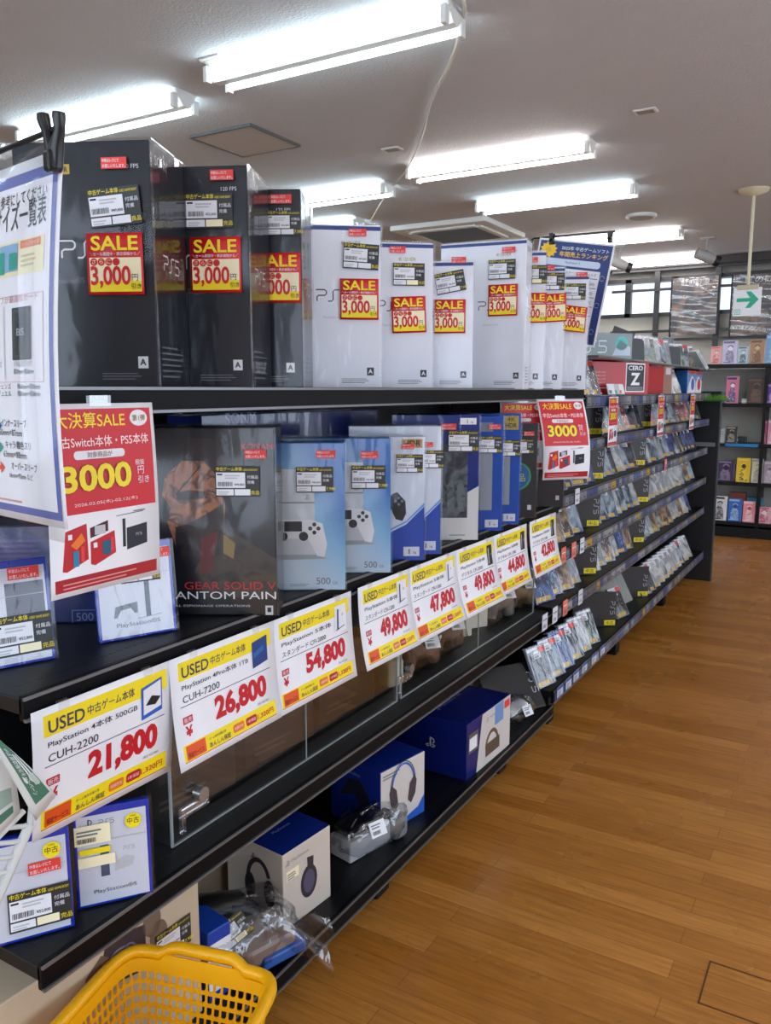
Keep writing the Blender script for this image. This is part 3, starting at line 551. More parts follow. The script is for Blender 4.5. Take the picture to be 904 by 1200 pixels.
    for px, py, lab, Hh, c in ((628, 610, 'black console box with a round green and blue seal', .345, 1), (660, 606, 'last black console box on the middle shelf, behind the hanging red sign', .335, 0)):
        t, b = A(px, py, 30, .24, Hh, .1 if not c else .13, mat('matt_black_carton', (26, 26, 30), .35), 'console_box', lab); W = .24; P = Print(b, front(0))
        P.rect(W/2-.032, .03, W/2-.018, .048, LGREY, 1)
        if c: u, v = uv(t, 606, 558); P.disc(u, v, .052, ink((50, 150, 80)), 1); P.disc(u, v, .046, ink((20, 90, 150)), 2); P.text('良品', u, v-.02, .03, ink((190, 200, 60)), 3, 'c', .06)
        for kd, q in ((('notice_sticker', (620, 508)), ('price_label', (613, 523))) if c else ()): u, v = uv(t, *q); sticker(kd, t, u, v, -.0065, 0, .85)
        if not c: P.ps5(.02, .2, .02, GREY, 1)
        fin(t, b)
    # long navy boxes standing behind
    t, b = carton('console_box', 'long navy console box lying behind the blue boxes, maker name on its edge', 'console box', -1.33, 2.2, ZA, 88, .75, .385, .12, M_navyc, 'boxes on the middle shelf'); P = Print(b, front(0)); P.text('SONY', -.3, .36, .03, ink((120, 130, 170)), 1, 'l'); fin(t, b)
    t, b = carton('console_box', 'navy console box with a faint 500GB mark behind the left cases', 'console box', -1.19, 1.09, ZA, 35, .3, .19, .26, M_navyc, 'boxes on the middle shelf'); P = Print(b, front(0))
    u, v = uv(t, 97, 724); P.frame(u-.02, v-.012, u+.05, v+.016, .0015, ink((110, 130, 180)), 1); P.text('500', u-.012, v-.006, .016, ink((110, 130, 180)), 1, 'l'); P.text('GB', u+.028, v-.006, .009, ink((110, 130, 180)), 1, 'l'); P.lines(-.13, .13, -.02, .17, 4, ink((70, 50, 120)), 1); fin(t, b)
shelfA()
# ------------------------------------------------------------------ game cases near the camera
def near_case(lab, bl, br, z, lean, W=.135, H=.172, kind=0, group='game cases on the near shelves'):
    a = onZ(*bl, z); c = onZ(*br, z); r = math.atan2(c.y-a.y, c.x-a.x); mid = (a+c)/2
    t = thing('game_case', lab, 'game case', (mid.x, mid.y, z+.001)); t.rotation_euler = (-math.radians(lean), 0, r)
    W = (c-a).length
    m = mat('blue_case_plastic', (20, 52, 170), .2); b = MB(); b.box((-W/2, 0, 0), (W/2, .014, H), m, .002); b.build('case_shell', t)
    b = MB(); f = front(-.0006); P = Print(b, f); P.rect(-W/2+.004, .005, W/2-.006, H-.012, ink((206, 210, 222)), 0)
    P.frame(-W/2+.006, H*.66, W/2-.006, H*.664, .001, LGREY, 1)
    if kind in (1, 2): P.text('PlayStation\u00ae5', 0, .02, .009, ink((40, 42, 50)), 1, 'c', .07)
    if kind == 1:
        P.pslogo(-W/2+.022, H-.032, .014, ink((40, 42, 50)), 1); P.ps5(-W/2+.052, H-.03, .008, ink((40, 42, 50)), 1); P.ps5(.025, .09, .006, GREY, 1)
        P.rect(-.022, .05, -.008, .105, ink((60, 80, 110)), 1); P.poly([(0, .055), (.03, .06), (.034, .075), (.02, .08), (.002, .072)], LGREY, 1)
    if kind == 3:
        P.text('PlayStation\u00ae5', 0, .02, .01, ink((40, 42, 50)), 1, 'c', .08)
        P.rect(.015, .035, .024, .13, ink((60, 80, 100)), 1); P.poly([(-.04, .06), (.0, .065), (.0, .045), (-.006, .045), (-.012, .055), (-.03, .053), (-.038, .04), (-.044, .04)], ink((100, 108, 120)), 1); P.stroke([(0, .034), (.045, .037)], .001, GREY, 1)
    if kind == 4: P.rect(-.01, .065, .05, .135, ink((70, 76, 92)), 1)
    b.build('cover_sheet', t)
    b = MB(); e = .0015; b.box((-W/2-.003, -e-.001, -.0005), (W/2+.005, .016, H+.002), M_sleeve, .0015); b.build('clear_sleeve', t)
    if kind in (1, 2): sticker('used_mark', t, W/2-.028, H-.032, -.004)
    if kind == 1:
        b = MB(); b.box((-.062, -.0045, .112), (-.004, -.004, .145), CREAM); b.box((-.058, -.0045, .072), (.002, -.004, .09), CREAM); b.box((-.055, -.0048, .094), (-.005, -.0042, .104), YEL); P = Print(b, lambda u, v, o: (u, -.0046-o, v)); P.bars(-.058, .116, .03, .008, DGREY); P.lines(-.058, .128, -.01, .14, 2, GREY); b.build('price_label', t)
    elif kind in (2, 4): sticker('price_label', t, .01, .05, -.004, 0, 1.05, 0, 1); sticker('notice_sticker', t, .02, .115 if kind == 2 else .15, -.004, 0, 1.1)
    elif kind == 3: sticker('notice_sticker', t, .045, .15, -.004); sticker('price_label', t, .01, .125, -.0035, 0, .8)
    return t
near_case('blue-framed console case with a yellow round seal and cream labels, on the lower shelf', (92, 1067), (180, 1047), ZB, 4, kind=1)
near_case('blue-framed console case with a large dark price label, leftmost on the lower shelf', (-6, 1112), (88, 1086), ZB, 4, kind=2)
near_case('blue-framed case showing a white console and controller under the hanging red sign', (118, 755), (208, 739), ZA, 7, kind=3)
near_case('clear-sleeved case with a dark picture at the left edge of the middle shelf', (-25, 790), (66, 772), ZA, 7, kind=4)
# ------------------------------------------------------------------ price cards
def price_card(i, y0, y1, l1, l2, price, tax, lab, curl, icon):
    W = y1-y0; H = .205; X = FX+.008
    t = thing('price_card', lab, 'price card', (X, (y0+y1)/2, .986), PI/2, 'used console price cards along the middle shelf')
    # local: x along the shelf, -y towards the aisle, v measured down from the clipped top
    def f(u, v, o):
        s = -v/H; return (u, -(.004+curl[0]*s*s*.05*(1+curl[1]*u/W))-o, v*(1-.03*curl[0]*s*s)+curl[2]*u)
    b = MB(); b.grid(lambda i_, j: f((i_-.5)*W, -j*H, 0), 4, 10, M_cardb, .0003)
    P = Print(b, f, [-H*k/10 for k in range(1, 10)], [W*(k/4-.5) for k in (1, 2, 3)], off=.0005); w = W/2; m = .02
    P.rect(-w+m, -.046, w-m*.7, -.012, YEL, 1); bk = ink((30, 30, 60)); g = ink((60, 60, 110))
    P.text('USED', -w+m+.008, -.042, .021, ink((60, 60, 90)), 2, 'l', W*.235, .015); P.text('中古ゲーム本体', -w+m+.012+W*.24, -.038, .016, ink((60, 60, 90)), 2, 'l', W*.34, .01)
    P.text(l1, -w+m+.006, -.066, .013, bk, 2, 'l', W*.62, .005); P.text(l2, -w+m+.006, -.087, .013, bk, 2, 'l', W*(.33 if l2[0] == 'C' else .54), .005)
    P.rect(-w+m, -.0935, w-m, -.092, g, 1)
    P.text(price, w-m-.016, -.152, .053, RED, 2, 'r', W*.52, .05)
    P.rect(-w+m+.002, -.125, -w+m+.026, -.112, RED, 1); P.text('販売', -w+m+.014, -.123, .009, WHITE, 2, 'c'); P.text('\u00a5', -w+m+.014, -.149, .02, RED, 2, 'c', .018, .03)
    P.text('(税込 \u00a5'+tax+')', w-m-.014, -.158, .006, GREY, 2, 'r')
    P.rect(-w+m*.7, -.192, w-m*.7, -.162, YEL, 1); P.rect(-w+m*.7, -.1935, w-m*.7, -.192, RED, 1)
    P.rect(-w+m, -.190, -w+m+W*.17, -.164, ink((226, 84, 24)), 2); P.text('保証サービス', -w+m+.003, -.187, .01, ink((120, 10, 10)), 3, 'l', W*.14, .02)
    P.text('あんしん保証', -w+m+W*.2, -.188, .01, bk, 3, 'l', W*.2, .02); P.text('ゲーム機本体購入時', -w+m+W*.2, -.174, .005, bk, 3, 'l', W*.16)
    for k in (0, 1): P.rect(-w+m+W*(.43+k*.13), -.186, -w+m+W*(.54+k*.13), -.17, RED if k else ORANGE, 2, .004); P.text('初期不良' if not k else '1年保証', -w+m+W*(.485+k*.13), -.181, .006, WHITE, 3, 'c', W*.085)
    P.text('1,320円', w-m-.004, -.185, .012, RED, 3, 'r', W*.17, .02)
    # console picture
    a = w-m-.052; e = w-m-.006
    if icon == 'box': P.poly([(a, -.086), (e, -.08), (e, -.022), (a, -.03)], BLUE, 3); P.poly([(a+.004, -.078), (e-.003, -.072), (e-.003, -.026), (a+.004, -.034)], WHITE, 4); P.poly([(a+.008, -.062), (a+.03, -.066), (e-.004, -.055), (a+.022, -.048)], BLACK, 5)
    elif icon == 'blue': P.poly([(a, -.08), (e, -.074), (e, -.022), (a, -.028)], ink((20, 60, 130)), 3); P.poly([(a+.004, -.06), (e-.01, -.05), (e-.014, -.04), (a+.002, -.05)], ink((40, 100, 170)), 4)
    elif icon == 'tower': P.rect(a, -.083, e, -.022, WHITE, 3); P.poly([(a+.008, -.078), (a+.014, -.078), (a+.016, -.03), (a+.01, -.03)], ink((30, 60, 110)), 4); P.stroke([(a+.004, -.078), (e-.008, -.072)], .002, bk, 4); P.pslogo(a+.03, -.048, .006, bk, 4)
    else: P.rect(a+.01, -.085, e, -.022, ink((24, 26, 32)), 3); P.rect(a+.016, -.08, a+.022, -.03, LGREY, 4); P.pslogo(a+.036, -.055, .007, LGREY, 4)
    b.build('printed_card', t)
    for s in (-.3, .3): MB().box((W*s-.01, -.006, -.012), (W*s+.01, .0, .003), clear('clip_clear', .15, bump=0)).build('card_clip', t)
ys = [(.712, .992), (.985, 1.276), (1.272, 1.565), (1.595, 1.85), (1.838, 2.13), (2.13, 2.41), (2.41, 2.70), (2.73, 3.01)]
cards = [('PlayStation 4本体 500GB', 'CUH-2200', '21,800', '23,980', 'used-console price card reading 21,800, nearest, bottom curling outward', (-.3, -.3, 0), 'box'),
 ('PlayStation 4Pro本体 1TB', 'CUH-7200', '26,800', '29,480', 'used-console price card reading 26,800, second from the near end', (.35, -.2, 0), 'blue'),
 ('PlayStation 5本体', 'スタンダード CFI-2000', '54,800', '60,280', 'used-console price card reading 54,800, below the white console boxes', (.3, .2, 0), 'tower'),
 ('PlayStation 5本体', 'スタンダード CFI-1200', '49,800', '54,780', 'used-console price card reading 49,800 with a slim white tower picture', (.6, .3, 0), 'tower'),
 ('PlayStation 5本体', 'スタンダード CFI-1100', '47,800', '52,580', 'used-console price card reading 47,800, fifth along the shelf', (.7, .2, 0), 'tower'),
 ('PlayStation 5本体', 'デジタル CFI-2000', '49,800', '54,780', 'used-console price card reading 49,800 with a black box picture', (.9, .2, 0), 'dark'),
 ('PlayStation 5本体', 'デジタル CFI-1200', '44,800', '49,280', 'used-console price card reading 44,800, second from the far end', (.5, .1, 0), 'dark'),
 ('PlayStation 5本体', 'デジタル CFI-1100', '42,800', '47,080', 'used-console price card reading 42,800, farthest of the row', (.6, .1, 0), 'dark')]
for i, ((a, b_), c) in enumerate(zip(ys, cards)): price_card(i, a, b_, c[0], c[1], c[2], c[3], c[4], c[5], c[6])
# ------------------------------------------------------------------ red sale posters
def red_poster(name, lab, loc, rz, W, H, bendk=0, tilt=0, group='red sale posters hung from the shelves', detail=True):
    t = thing(name, lab, 'sale poster', loc, rz, group); k = W/.21; h = H/.29
    def f(u, v, o): s = -v/H; return (u+tilt*v, -bendk*math.sin(s*PI*.9)*.03-o, v)
    b = MB(); b.grid(lambda i, j: f((i-.5)*W, -j*H, 0), 3, 10, M_cardb, .0004); P = Print(b, f, [-H*q/10 for q in range(1, 10)], off=.0007); A = lambda u: u*k; V = lambda v: v*h
    P.rect(A(-.098), V(-.166), A(.098), V(-.008), ink((204, 18, 36)), 1)
    P.text('大決算SALE', A(-.02), V(-.037), V(.024), YEL, 2, 'c', A(.13), .02)
    P.disc(A(.073), V(-.024), A(.018), WHITE, 2, V(.013)); P.text('第1弾', A(.073), V(-.029), V(.01), ink((150, 120, 20)), 3, 'c', A(.026), .02)
    P.text('中古Switch本体・PS5本体', 0, V(-.066), V(.017), ink((250, 225, 225)), 2, 'c', A(.18), .01)
    P.rect(A(-.055), V(-.084), A(.04), V(-.071), WHITE, 2, V(.006)); P.text('対象商品が', A(-.008), V(-.082), V(.009), ink((120, 80, 80)), 3, 'c')
    P.text('3000', A(-.015), V(-.134), V(.043), ink((150, 20, 20)), 2, 'c', A(.136), .075); P.text('3000', A(-.015), V(-.133), V(.041), YEL, 3, 'c', A(.13), .03); P.text('税抜', A(.069), V(-.1), V(.009), WHITE, 2, 'c'); P.text('円', A(.07), V(-.115), V(.013), WHITE, 2, 'c'); P.text('引き', A(.075), V(-.13), V(.012), WHITE, 2, 'c')
    P.text('2026.02.05(木)-02.12(木)', A(0), V(-.156), V(.007), ink((240, 220, 220)), 2, 'c', A(.12))
    P.rect(A(-.098), V(-.282), A(.098), V(-.262), ink((170, 20, 34)), 1); P.lines(A(-.085), V(-.278), A(.085), V(-.266), 2, ink((230, 150, 150)), 2, .35)
    # console pictures
    R = ink((190, 20, 34)); dk = ink((70, 10, 20))
    P.poly([(A(-.085), V(-.25)), (A(-.078), V(-.19)), (A(-.04), V(-.182)), (A(-.038), V(-.238)), (A(-.077), V(-.252))], R, 1); P.poly([(A(-.07), V(-.212)), (A(-.05), V(-.195)), (A(-.044), V(-.208)), (A(-.06), V(-.22))], ORANGE, 2); P.rect(A(-.066), V(-.246), A(-.056), V(-.222), ink((20, 130, 170)), 2); P.rect(A(-.052), V(-.24), A(-.046), V(-.216), ink((230, 60, 60)), 2); P.rect(A(-.074), V(-.203), A(-.067), V(-.195), WHITE, 2)
    P.poly([(A(-.034), V(-.247)), (A(-.034), V(-.212)), (A(.012), V(-.2)), (A(.014), V(-.236)), (A(-.026), V(-.25))], R, 1); P.rect(A(-.012), V(-.236), A(.004), V(-.214), ink((20, 90, 120)), 2); P.rect(A(.004), V(-.232), A(.01), V(-.21), ink((220, 50, 60)), 2); P.rect(A(-.029), V(-.222), A(-.022), V(-.214), WHITE, 2)
    P.poly([(A(-.034), V(-.206)), (A(-.034), V(-.19)), (A(0), V(-.182)), (A(0), V(-.199))], dk, 1); P.rect(A(-.026), V(-.202), A(-.006), V(-.188), LGREY, 2)
    P.poly([(A(.028), V(-.23)), (A(.028), V(-.184)), (A(.034), V(-.184)), (A(.034), V(-.23))], ink((24, 26, 36)), 1); P.poly([(A(.036), V(-.236)), (A(.036), V(-.2)), (A(.078), V(-.196)), (A(.078), V(-.23))], ink((24, 28, 44)), 1); P.ps5(A(.06), V(-.215), V(.004), WHITE, 2); P.stroke([(A(.016), V(-.178)), (A(.07), V(-.176))], A(.001), BLACK, 2); P.lines(A(.05), V(-.175), A(.085), V(-.171), 1, GREY, 2)
    b.build('printed_sheet', t)
    MB().box((-.02, -.003, -.004), (.02, .004, .012), clear('clip_clear', .15, bump=0)).build('clip', t); return t
red_poster('sale_poster', 'large red and white 3000 yen off poster, nearest, beside the size chart', (FX+.02, .857, 1.43), PI/2, .212, .284, .2)
p = onX(652, 470, -.985); red_poster('sale_poster', 'bent red 3000 yen off poster hanging at the end of the console boxes', (-.955, 2.83, 1.418), math.radians(50), .19, .285, 1.0, -.1)
red_poster('sale_poster', 'red 3000 yen off poster half hidden behind the bent one', (-1.06, 2.74, 1.41), math.radians(46), .17, .24, .3)
for y, l in ((3.735, 'narrow-looking red sale poster at the first price rail of the far gondola'), (4.71, 'narrow-looking red sale poster at the middle of the far gondola'), (5.63, 'narrow-looking red sale poster at the far end of the gondola')):
    red_poster('sale_poster', l, (FX+.022, y, 1.42), PI/2, .15, .225)
# size chart poster
def chart():
    W, H = .38, .6; pr = onY(74, 168, .655); t = thing('size_chart_poster', 'laminated white card sleeve size chart with a blue border hanging at the left edge', 'poster', (pr.x-.19*math.cos(math.radians(10)), .655+.19*math.sin(math.radians(10)), 0), math.radians(-10))
    z1 = onY(74, 172, .655).z; z0 = onY(74, 622, .655).z; H = z1-z0; f0 = lambda u, v, o: (u+(v-1)*.04, -.012*math.sin(v*PI)*(.5+u*2)-o, z0+v*H)
    f = lambda u, v, o: f0(u, v, o); b = MB(); b.grid(lambda i, j: f((i-.5)*W, j, -.0004), 3, 10, M_cardb, .0005); P = Print(b, f, [k/10 for k in range(1, 10)], [W*(k/3-.5) for k in (1, 2)], off=.0006)
    w = W/2; R = lambda px: w-(74-px)/74*.165; V = lambda py: 1-(py-172)/450.   # picture rows to sheet rows, for reading off positions only
    bd = ink((96, 108, 176)); P.rect(-w+.012, .022, w-.009, .97, bd, 1); P.rect(-w+.022, .045, w-.018, .94, M_cardb, 2, .0)
    T = lambda s, px, py, h, m, wd=None, al='r', bo=.0: P.text(s, R(px), V(py), h, m, 3, al, wd, bo)
    T('スリーブはこちらを参考にしてください', 61, 222, .036, DGREY, .24, 'r', .02); T('カードサイズ一覧表', 61, 252, .075, DGREY, .205, 'r', .03); 
    P.rect(R(5), V(306), R(60), V(264), ink((240, 232, 190)), 3); P.rect(R(8), V(300), R(30), V(267), ink((140, 180, 214)), 4); P.rect(R(7), V(302), R(14), V(275), TEAL, 5); P.rect(R(20), V(298), R(29), V(278), TEAL, 5); P.rect(R(33), V(275), R(56), V(266), ORANGE, 4); P.text('スリーブサイズ', R(55), V(273.5), .012, WHITE, 5, 'r', .045)
    P.lines(R(34), V(297), R(55), V(280), 3, ink((200, 190, 140)), 4)
    pk = ink((200, 130, 140)); P.frame(-w+.03, V(438), R(60), V(330), .0012, pk, 3); T('(59mm)のスリーブが最適なカード', 54, 340, .024, pk, .2)
    P.rect(R(23), V(410), R(46), V(345), ink((40, 48, 48)), 4); P.rect(R(25), V(407), R(44), V(348), ink((70, 78, 76)), 5); P.rect(R(27), V(404), R(42), V(351), ink((36, 44, 44)), 6); P.text('BS', R(35), V(380), .02, LGREY, 7, 'c', .02)
    P.rect(R(-20), V(410), R(3), V(345), ink((60, 52, 90)), 4); P.rect(R(12), V(435), R(12.8), V(342), LGREY, 4)
    T('バトルスピリッツ', 46, 419, .019, DGREY, .05); T('横59mm×縦86mm', 48, 428, .017, DGREY, .055); T('シールドシャーズ', 8, 419, .019, DGREY, .055)
    for i, y in enumerate((447, 456)): T('横60mm×縦86mm', 55, y, .017, DGREY, .062); T(('ユニヴァリシェンズ', 'ウォーシュデュエル')[i], 19, y, .017, DGREY, .09)
    for i, (c, s, s2, py, x) in enumerate((('内', 'インナースリーブ', '60mm×87mm', 496, 36), ('中', 'キャラ/難色スリ', '63mm×88mm', 525, 40), ('大', 'オーバースリーブ', '66mm×92mm など', 553, 46))):
        T(s, x, py, .024, DGREY, .072, 'r', .01); T(s2, x-6, py+12, .019, DGREY, .066); col = (BLUE, TEAL, ink((226, 70, 50)))[i]; P.poly([(R(-12), V(py-4)), (R(0), V(py-4)), (R(0), V(py-9)), (R(5), V(py-1)), (R(0), V(py+7)), (R(0), V(py+2)), (R(-12), V(py+2))], col, 4)
    P.lines(R(-40), V(598), R(52), V(588), 1, ink((210, 160, 160)), 3, .3)
    b.build('printed_sheet', t)
    l = MB(); l.grid(lambda i, j: Vector(f((i-.5)*(W+.012), -.035+j*1.05, .007)), 3, 10, clear('laminate_film', .04, bump=.1, bscale=4, graz=.25, rough=.1), .0006); l.build('laminate', t)
    # clip and the arm it hangs from
    ct = onY(55, 172, .64); c = thing('bulldog_clip', 'black plastic clip gripping the top of the size chart', 'clip', (ct.x, .65, ct.z-.006), math.radians(-10))
    bk = mat('black_clip_plastic', (14, 14, 16), .3)
    for s, h in ((-1, 1.12), (1, 1)):
        b = MB(); b.tube([(s*.001, 0, -.014), (s*.005, 0, .008), (s*.014, 0, .024*h), (s*.017, -.002, .036*h), (s*.0175, -.002, .041*h)], [.008, .0085, .006, .0075, .007], bk, 12); b.build('jaw', c)
    b = MB(); b.box((-.008, -.012, -.02), (.008, .006, .004), bk, .004); b.build('grip', c)
    a0 = Vector((ct.x+.004, .652, ct.z+.022)); a1 = Vector((-1.5, .76, a0.z-.004)); b = MB(); b.tube([a0, a0.lerp(a1, .5), a1], .0035, bk); b.tube([a1, (a1.x, a1.y, .2)], .004, bk); tag(b.build('sign_arm'), 'thin black wire arm reaching left from the clip above the size chart', 'sign holder')
chart()
# ranking poster
def ranking():
    Y = 3.5; p = [onY(x, y, Y) for x, y in ((633, 279), (722, 286), (705, 408), (640, 402))]; W = (p[1]-p[0]).length; H = (p[2]-p[1]).length; mid = (p[0]+p[1])/2
    ang = math.atan2(p[1].z-p[0].z, p[1].x-p[0].x); t = thing('ranking_poster', 'blue and white sales ranking poster clipped to a black bar behind the white boxes', 'poster', (mid.x, Y, mid.z)); t.rotation_euler = (0, -ang*.9+.03, 0)
    b = MB(); b.box((-W/2, 0, -H), (W/2, .003, 0), M_cardb, .001); P = Print(b, front(0)); nv = ink((34, 56, 120)); w = W/2
    P.rect(-w+.008, -H+.01, w-.008, -.008, nv, 1); P.rect(-w+.05, -H+.035, w-.04, -.115, M_cardb, 2); P.rect(-w+.03, -.105, w-.045, -.077, ink((206, 216, 236)), 2, .013); P.text('PlayStation 5', 0, -.097, .012, nv, 3, 'c')
    P.text('2025年 中古ゲームソフト', w-.02, -.04, .016, WHITE, 2, 'r', W*.62, .02); P.text('年間売上ランキング', w-.02, -.068, .022, ORANGE, 2, 'r', W*.64, .03); P.text('年間売上ランキング', w-.02, -.067, .021, ink((255, 220, 90)), 3, 'r', W*.635, .0)
    P.poly([(-w+.05+(.04 if i % 2 else .03)*math.cos(i*PI/12), -.045+(.034 if i % 2 else .026)*math.sin(i*PI/12)) for i in range(24)], ink((250, 200, 30)), 2); P.text('1位', -w+.05, -.052, .016, ink((210, 110, 10)), 3, 'c')
    for i, s in enumerate(('モンスターハンターワイルズ', 'ELDEN RING', 'ARMORED', 'FF VII-V2', 'Ghost of Yotei', 'ストリートファイター6', 'Lost of Time')):
        y = -.135-i*.038; P.text(s, w-.055, y, .011, ink((50, 60, 100)), 3, 'r', None); P.rect(-w+.055, y-.012, w-.045, y-.0095, nv, 3)
    for i in range(3): P.arc(w-.028, -.14-i*.11, .01, 0, 320, .0015, LGREY, 2)
    b.build('printed_sheet', t)
    bk = mat('black_clip_plastic', (14, 14, 16), .3)
    for u, l in ((-W*.33, 'left'), (W*.42, 'right')):
        c = thing('bulldog_clip', 'black clip gripping the ranking poster at its top %s' % l, 'clip', (mid.x+u, Y, mid.z-u*.06)); b = MB(); b.box((-.009, -.014, -.012), (.009, .014, .012), bk, .003); b.build('grip', c)
        for s in (-1, 1): MB().prism([(-.006, 0), (.006, 0), (.009, .035), (-.009, .035)], s*.012-.002, s*.012+.002, bk).build('jaw', c)
    b = MB(); zz = mid.z+.028; x0 = mid.x-W*.62; b.tube([(x0, Y+.02, zz-.08), (x0, Y+.02, zz), (x0+.01, Y+.02, zz+.004), (mid.x+W*.46, Y+.02, zz+.004-.004)], .0045, bk); b.tube([(x0, Y+.02, zz-.08), (-1.5, Y+.02, zz-.1), (-1.5, Y+.02, 1.4)], .0045, bk)
    tag(b.build('sign_arm'), 'bent black wire bar carrying the ranking poster', 'sign holder')
ranking()
# ------------------------------------------------------------------ far gondola stock
PAL = {'grey-blue': [(70, 92, 118), (170, 184, 194), (44, 56, 74), (126, 140, 150)], 'dark blue': [(16, 34, 88), (70, 92, 150), (12, 20, 50), (190, 196, 204)], 'pale grey': [(176, 180, 184), (140, 146, 152), (206, 208, 208), (96, 102, 108)],
 'brown': [(96, 70, 52), (170, 140, 110), (60, 44, 40), (140, 110, 84)], 'charcoal': [(30, 32, 38), (84, 88, 96), (20, 22, 26), (150, 154, 160)], 'rose': [(150, 70, 80), (206, 150, 150), (110, 60, 70), (180, 120, 120)], 'green-grey': [(70, 96, 80), (160, 176, 160), (40, 56, 50), (190, 196, 190)], 'sandy': [(180, 160, 130), (130, 112, 90), (206, 196, 176), (100, 90, 80)]}
def case_proto(col, plain=False):
    t = thing('game_case', 'x', 'game case', (0, 0, 0), 0, 'x')
    sh = mat('clear_case_edge', (150, 160, 176), .15) if not plain else mat('milky_sleeve', (168, 172, 172), .2)
    b = MB(); W, H = .13, .168; b.box((-W/2, 0, 0), (W/2, .014, H), mat('case_blue_rim', (36, 58, 130), .2) if col in ('dark blue', 'grey-blue') else sh, .0015); b.build('case_shell', t)
    b = MB(); P = Print(b, front(-.0002)); P.rect(-W/2+.004, .004, W/2-.004, H-.018, art('cover_'+col.replace(' ', '_').replace('-', '_'), PAL[col], 8, .25, .4), 0)
    if not plain: P.rect(-W/2+.004, H-.016, W/2-.004, H-.004, WHITE if col != 'dark blue' else BLUE, 0)
    P.rect(-W/2+.008, .006, W/2-.03, .024, ink((200, 160, 50)), 1); b.build('cover_sheet', t)
    b = MB(); b.box((-.028, -.0022, .118), (.02, -.0014, .15), WHITE); P = Print(b, lambda u, v, o: (u, -.0022-o, v)); P.bars(-.024, .121, .03, .009, DGREY, n=8); P.rect(-.024, .134, .01, .137, GREY); b.build('price_label', t)
    if col in ('grey-blue', 'dark blue', 'rose', 'charcoal'): MB().box((.012, -.003, H-.028), (.058, -.0022, H-.006), TAGRED).build('notice_sticker', t)
    b = MB(); b.box((-W/2-.002, -.0032, -.0005), (W/2+.002, .0155, H+.004), M_sleeve); b.build('clear_sleeve', t)
    return t
PROTO = {}; COUNT = {}
def put_case(col, loc, rot, label, group):
    if col not in PROTO:
        PROTO[col] = case_proto(col); o = PROTO[col]; o.location = loc; o.rotation_euler = rot; o['label'] = label; o['group'] = group; return o
    return dup(PROTO[col], loc, rot, label, group)
ORD = 'first second third fourth fifth sixth seventh eighth ninth tenth eleventh twelfth thirteenth fourteenth fifteenth sixteenth seventeenth eighteenth nineteenth twentieth twenty-first twenty-second twenty-third twenty-fourth twenty-fifth twenty-sixth twenty-seventh'.split()
def divider(y, z, i, tier):
    rz = math.radians(35); t = thing('divider_plate', 'dark upright divider with vertical white lettering, %s one on the %s tier' % (i, tier), 'divider', (FX-.13, y, z+.001), rz, 'black platform dividers between the game cases')
    b = MB(); W, H = .23, .185; b.box((-W/2, 0, 0), (W/2, .004, H), mat('divider_board', (46, 43, 44), .35), .001); P = Print(b, front(0)); P.ps5(W/2-.03, .1, .022, ink((190, 190, 196)), 1, -PI/2); b.build('board', t)
    b = MB(); b.box((W/2-.062, -.0025, .008), (W/2-.004, -.0005, .034), YEL); P = Print(b, lambda u, v, o: (u, -.0025-o, v)); P.text('中古', W/2-.033, .012, .018, BLACK, 1, 'c', .04, .03); b.build('yellow_label', t)
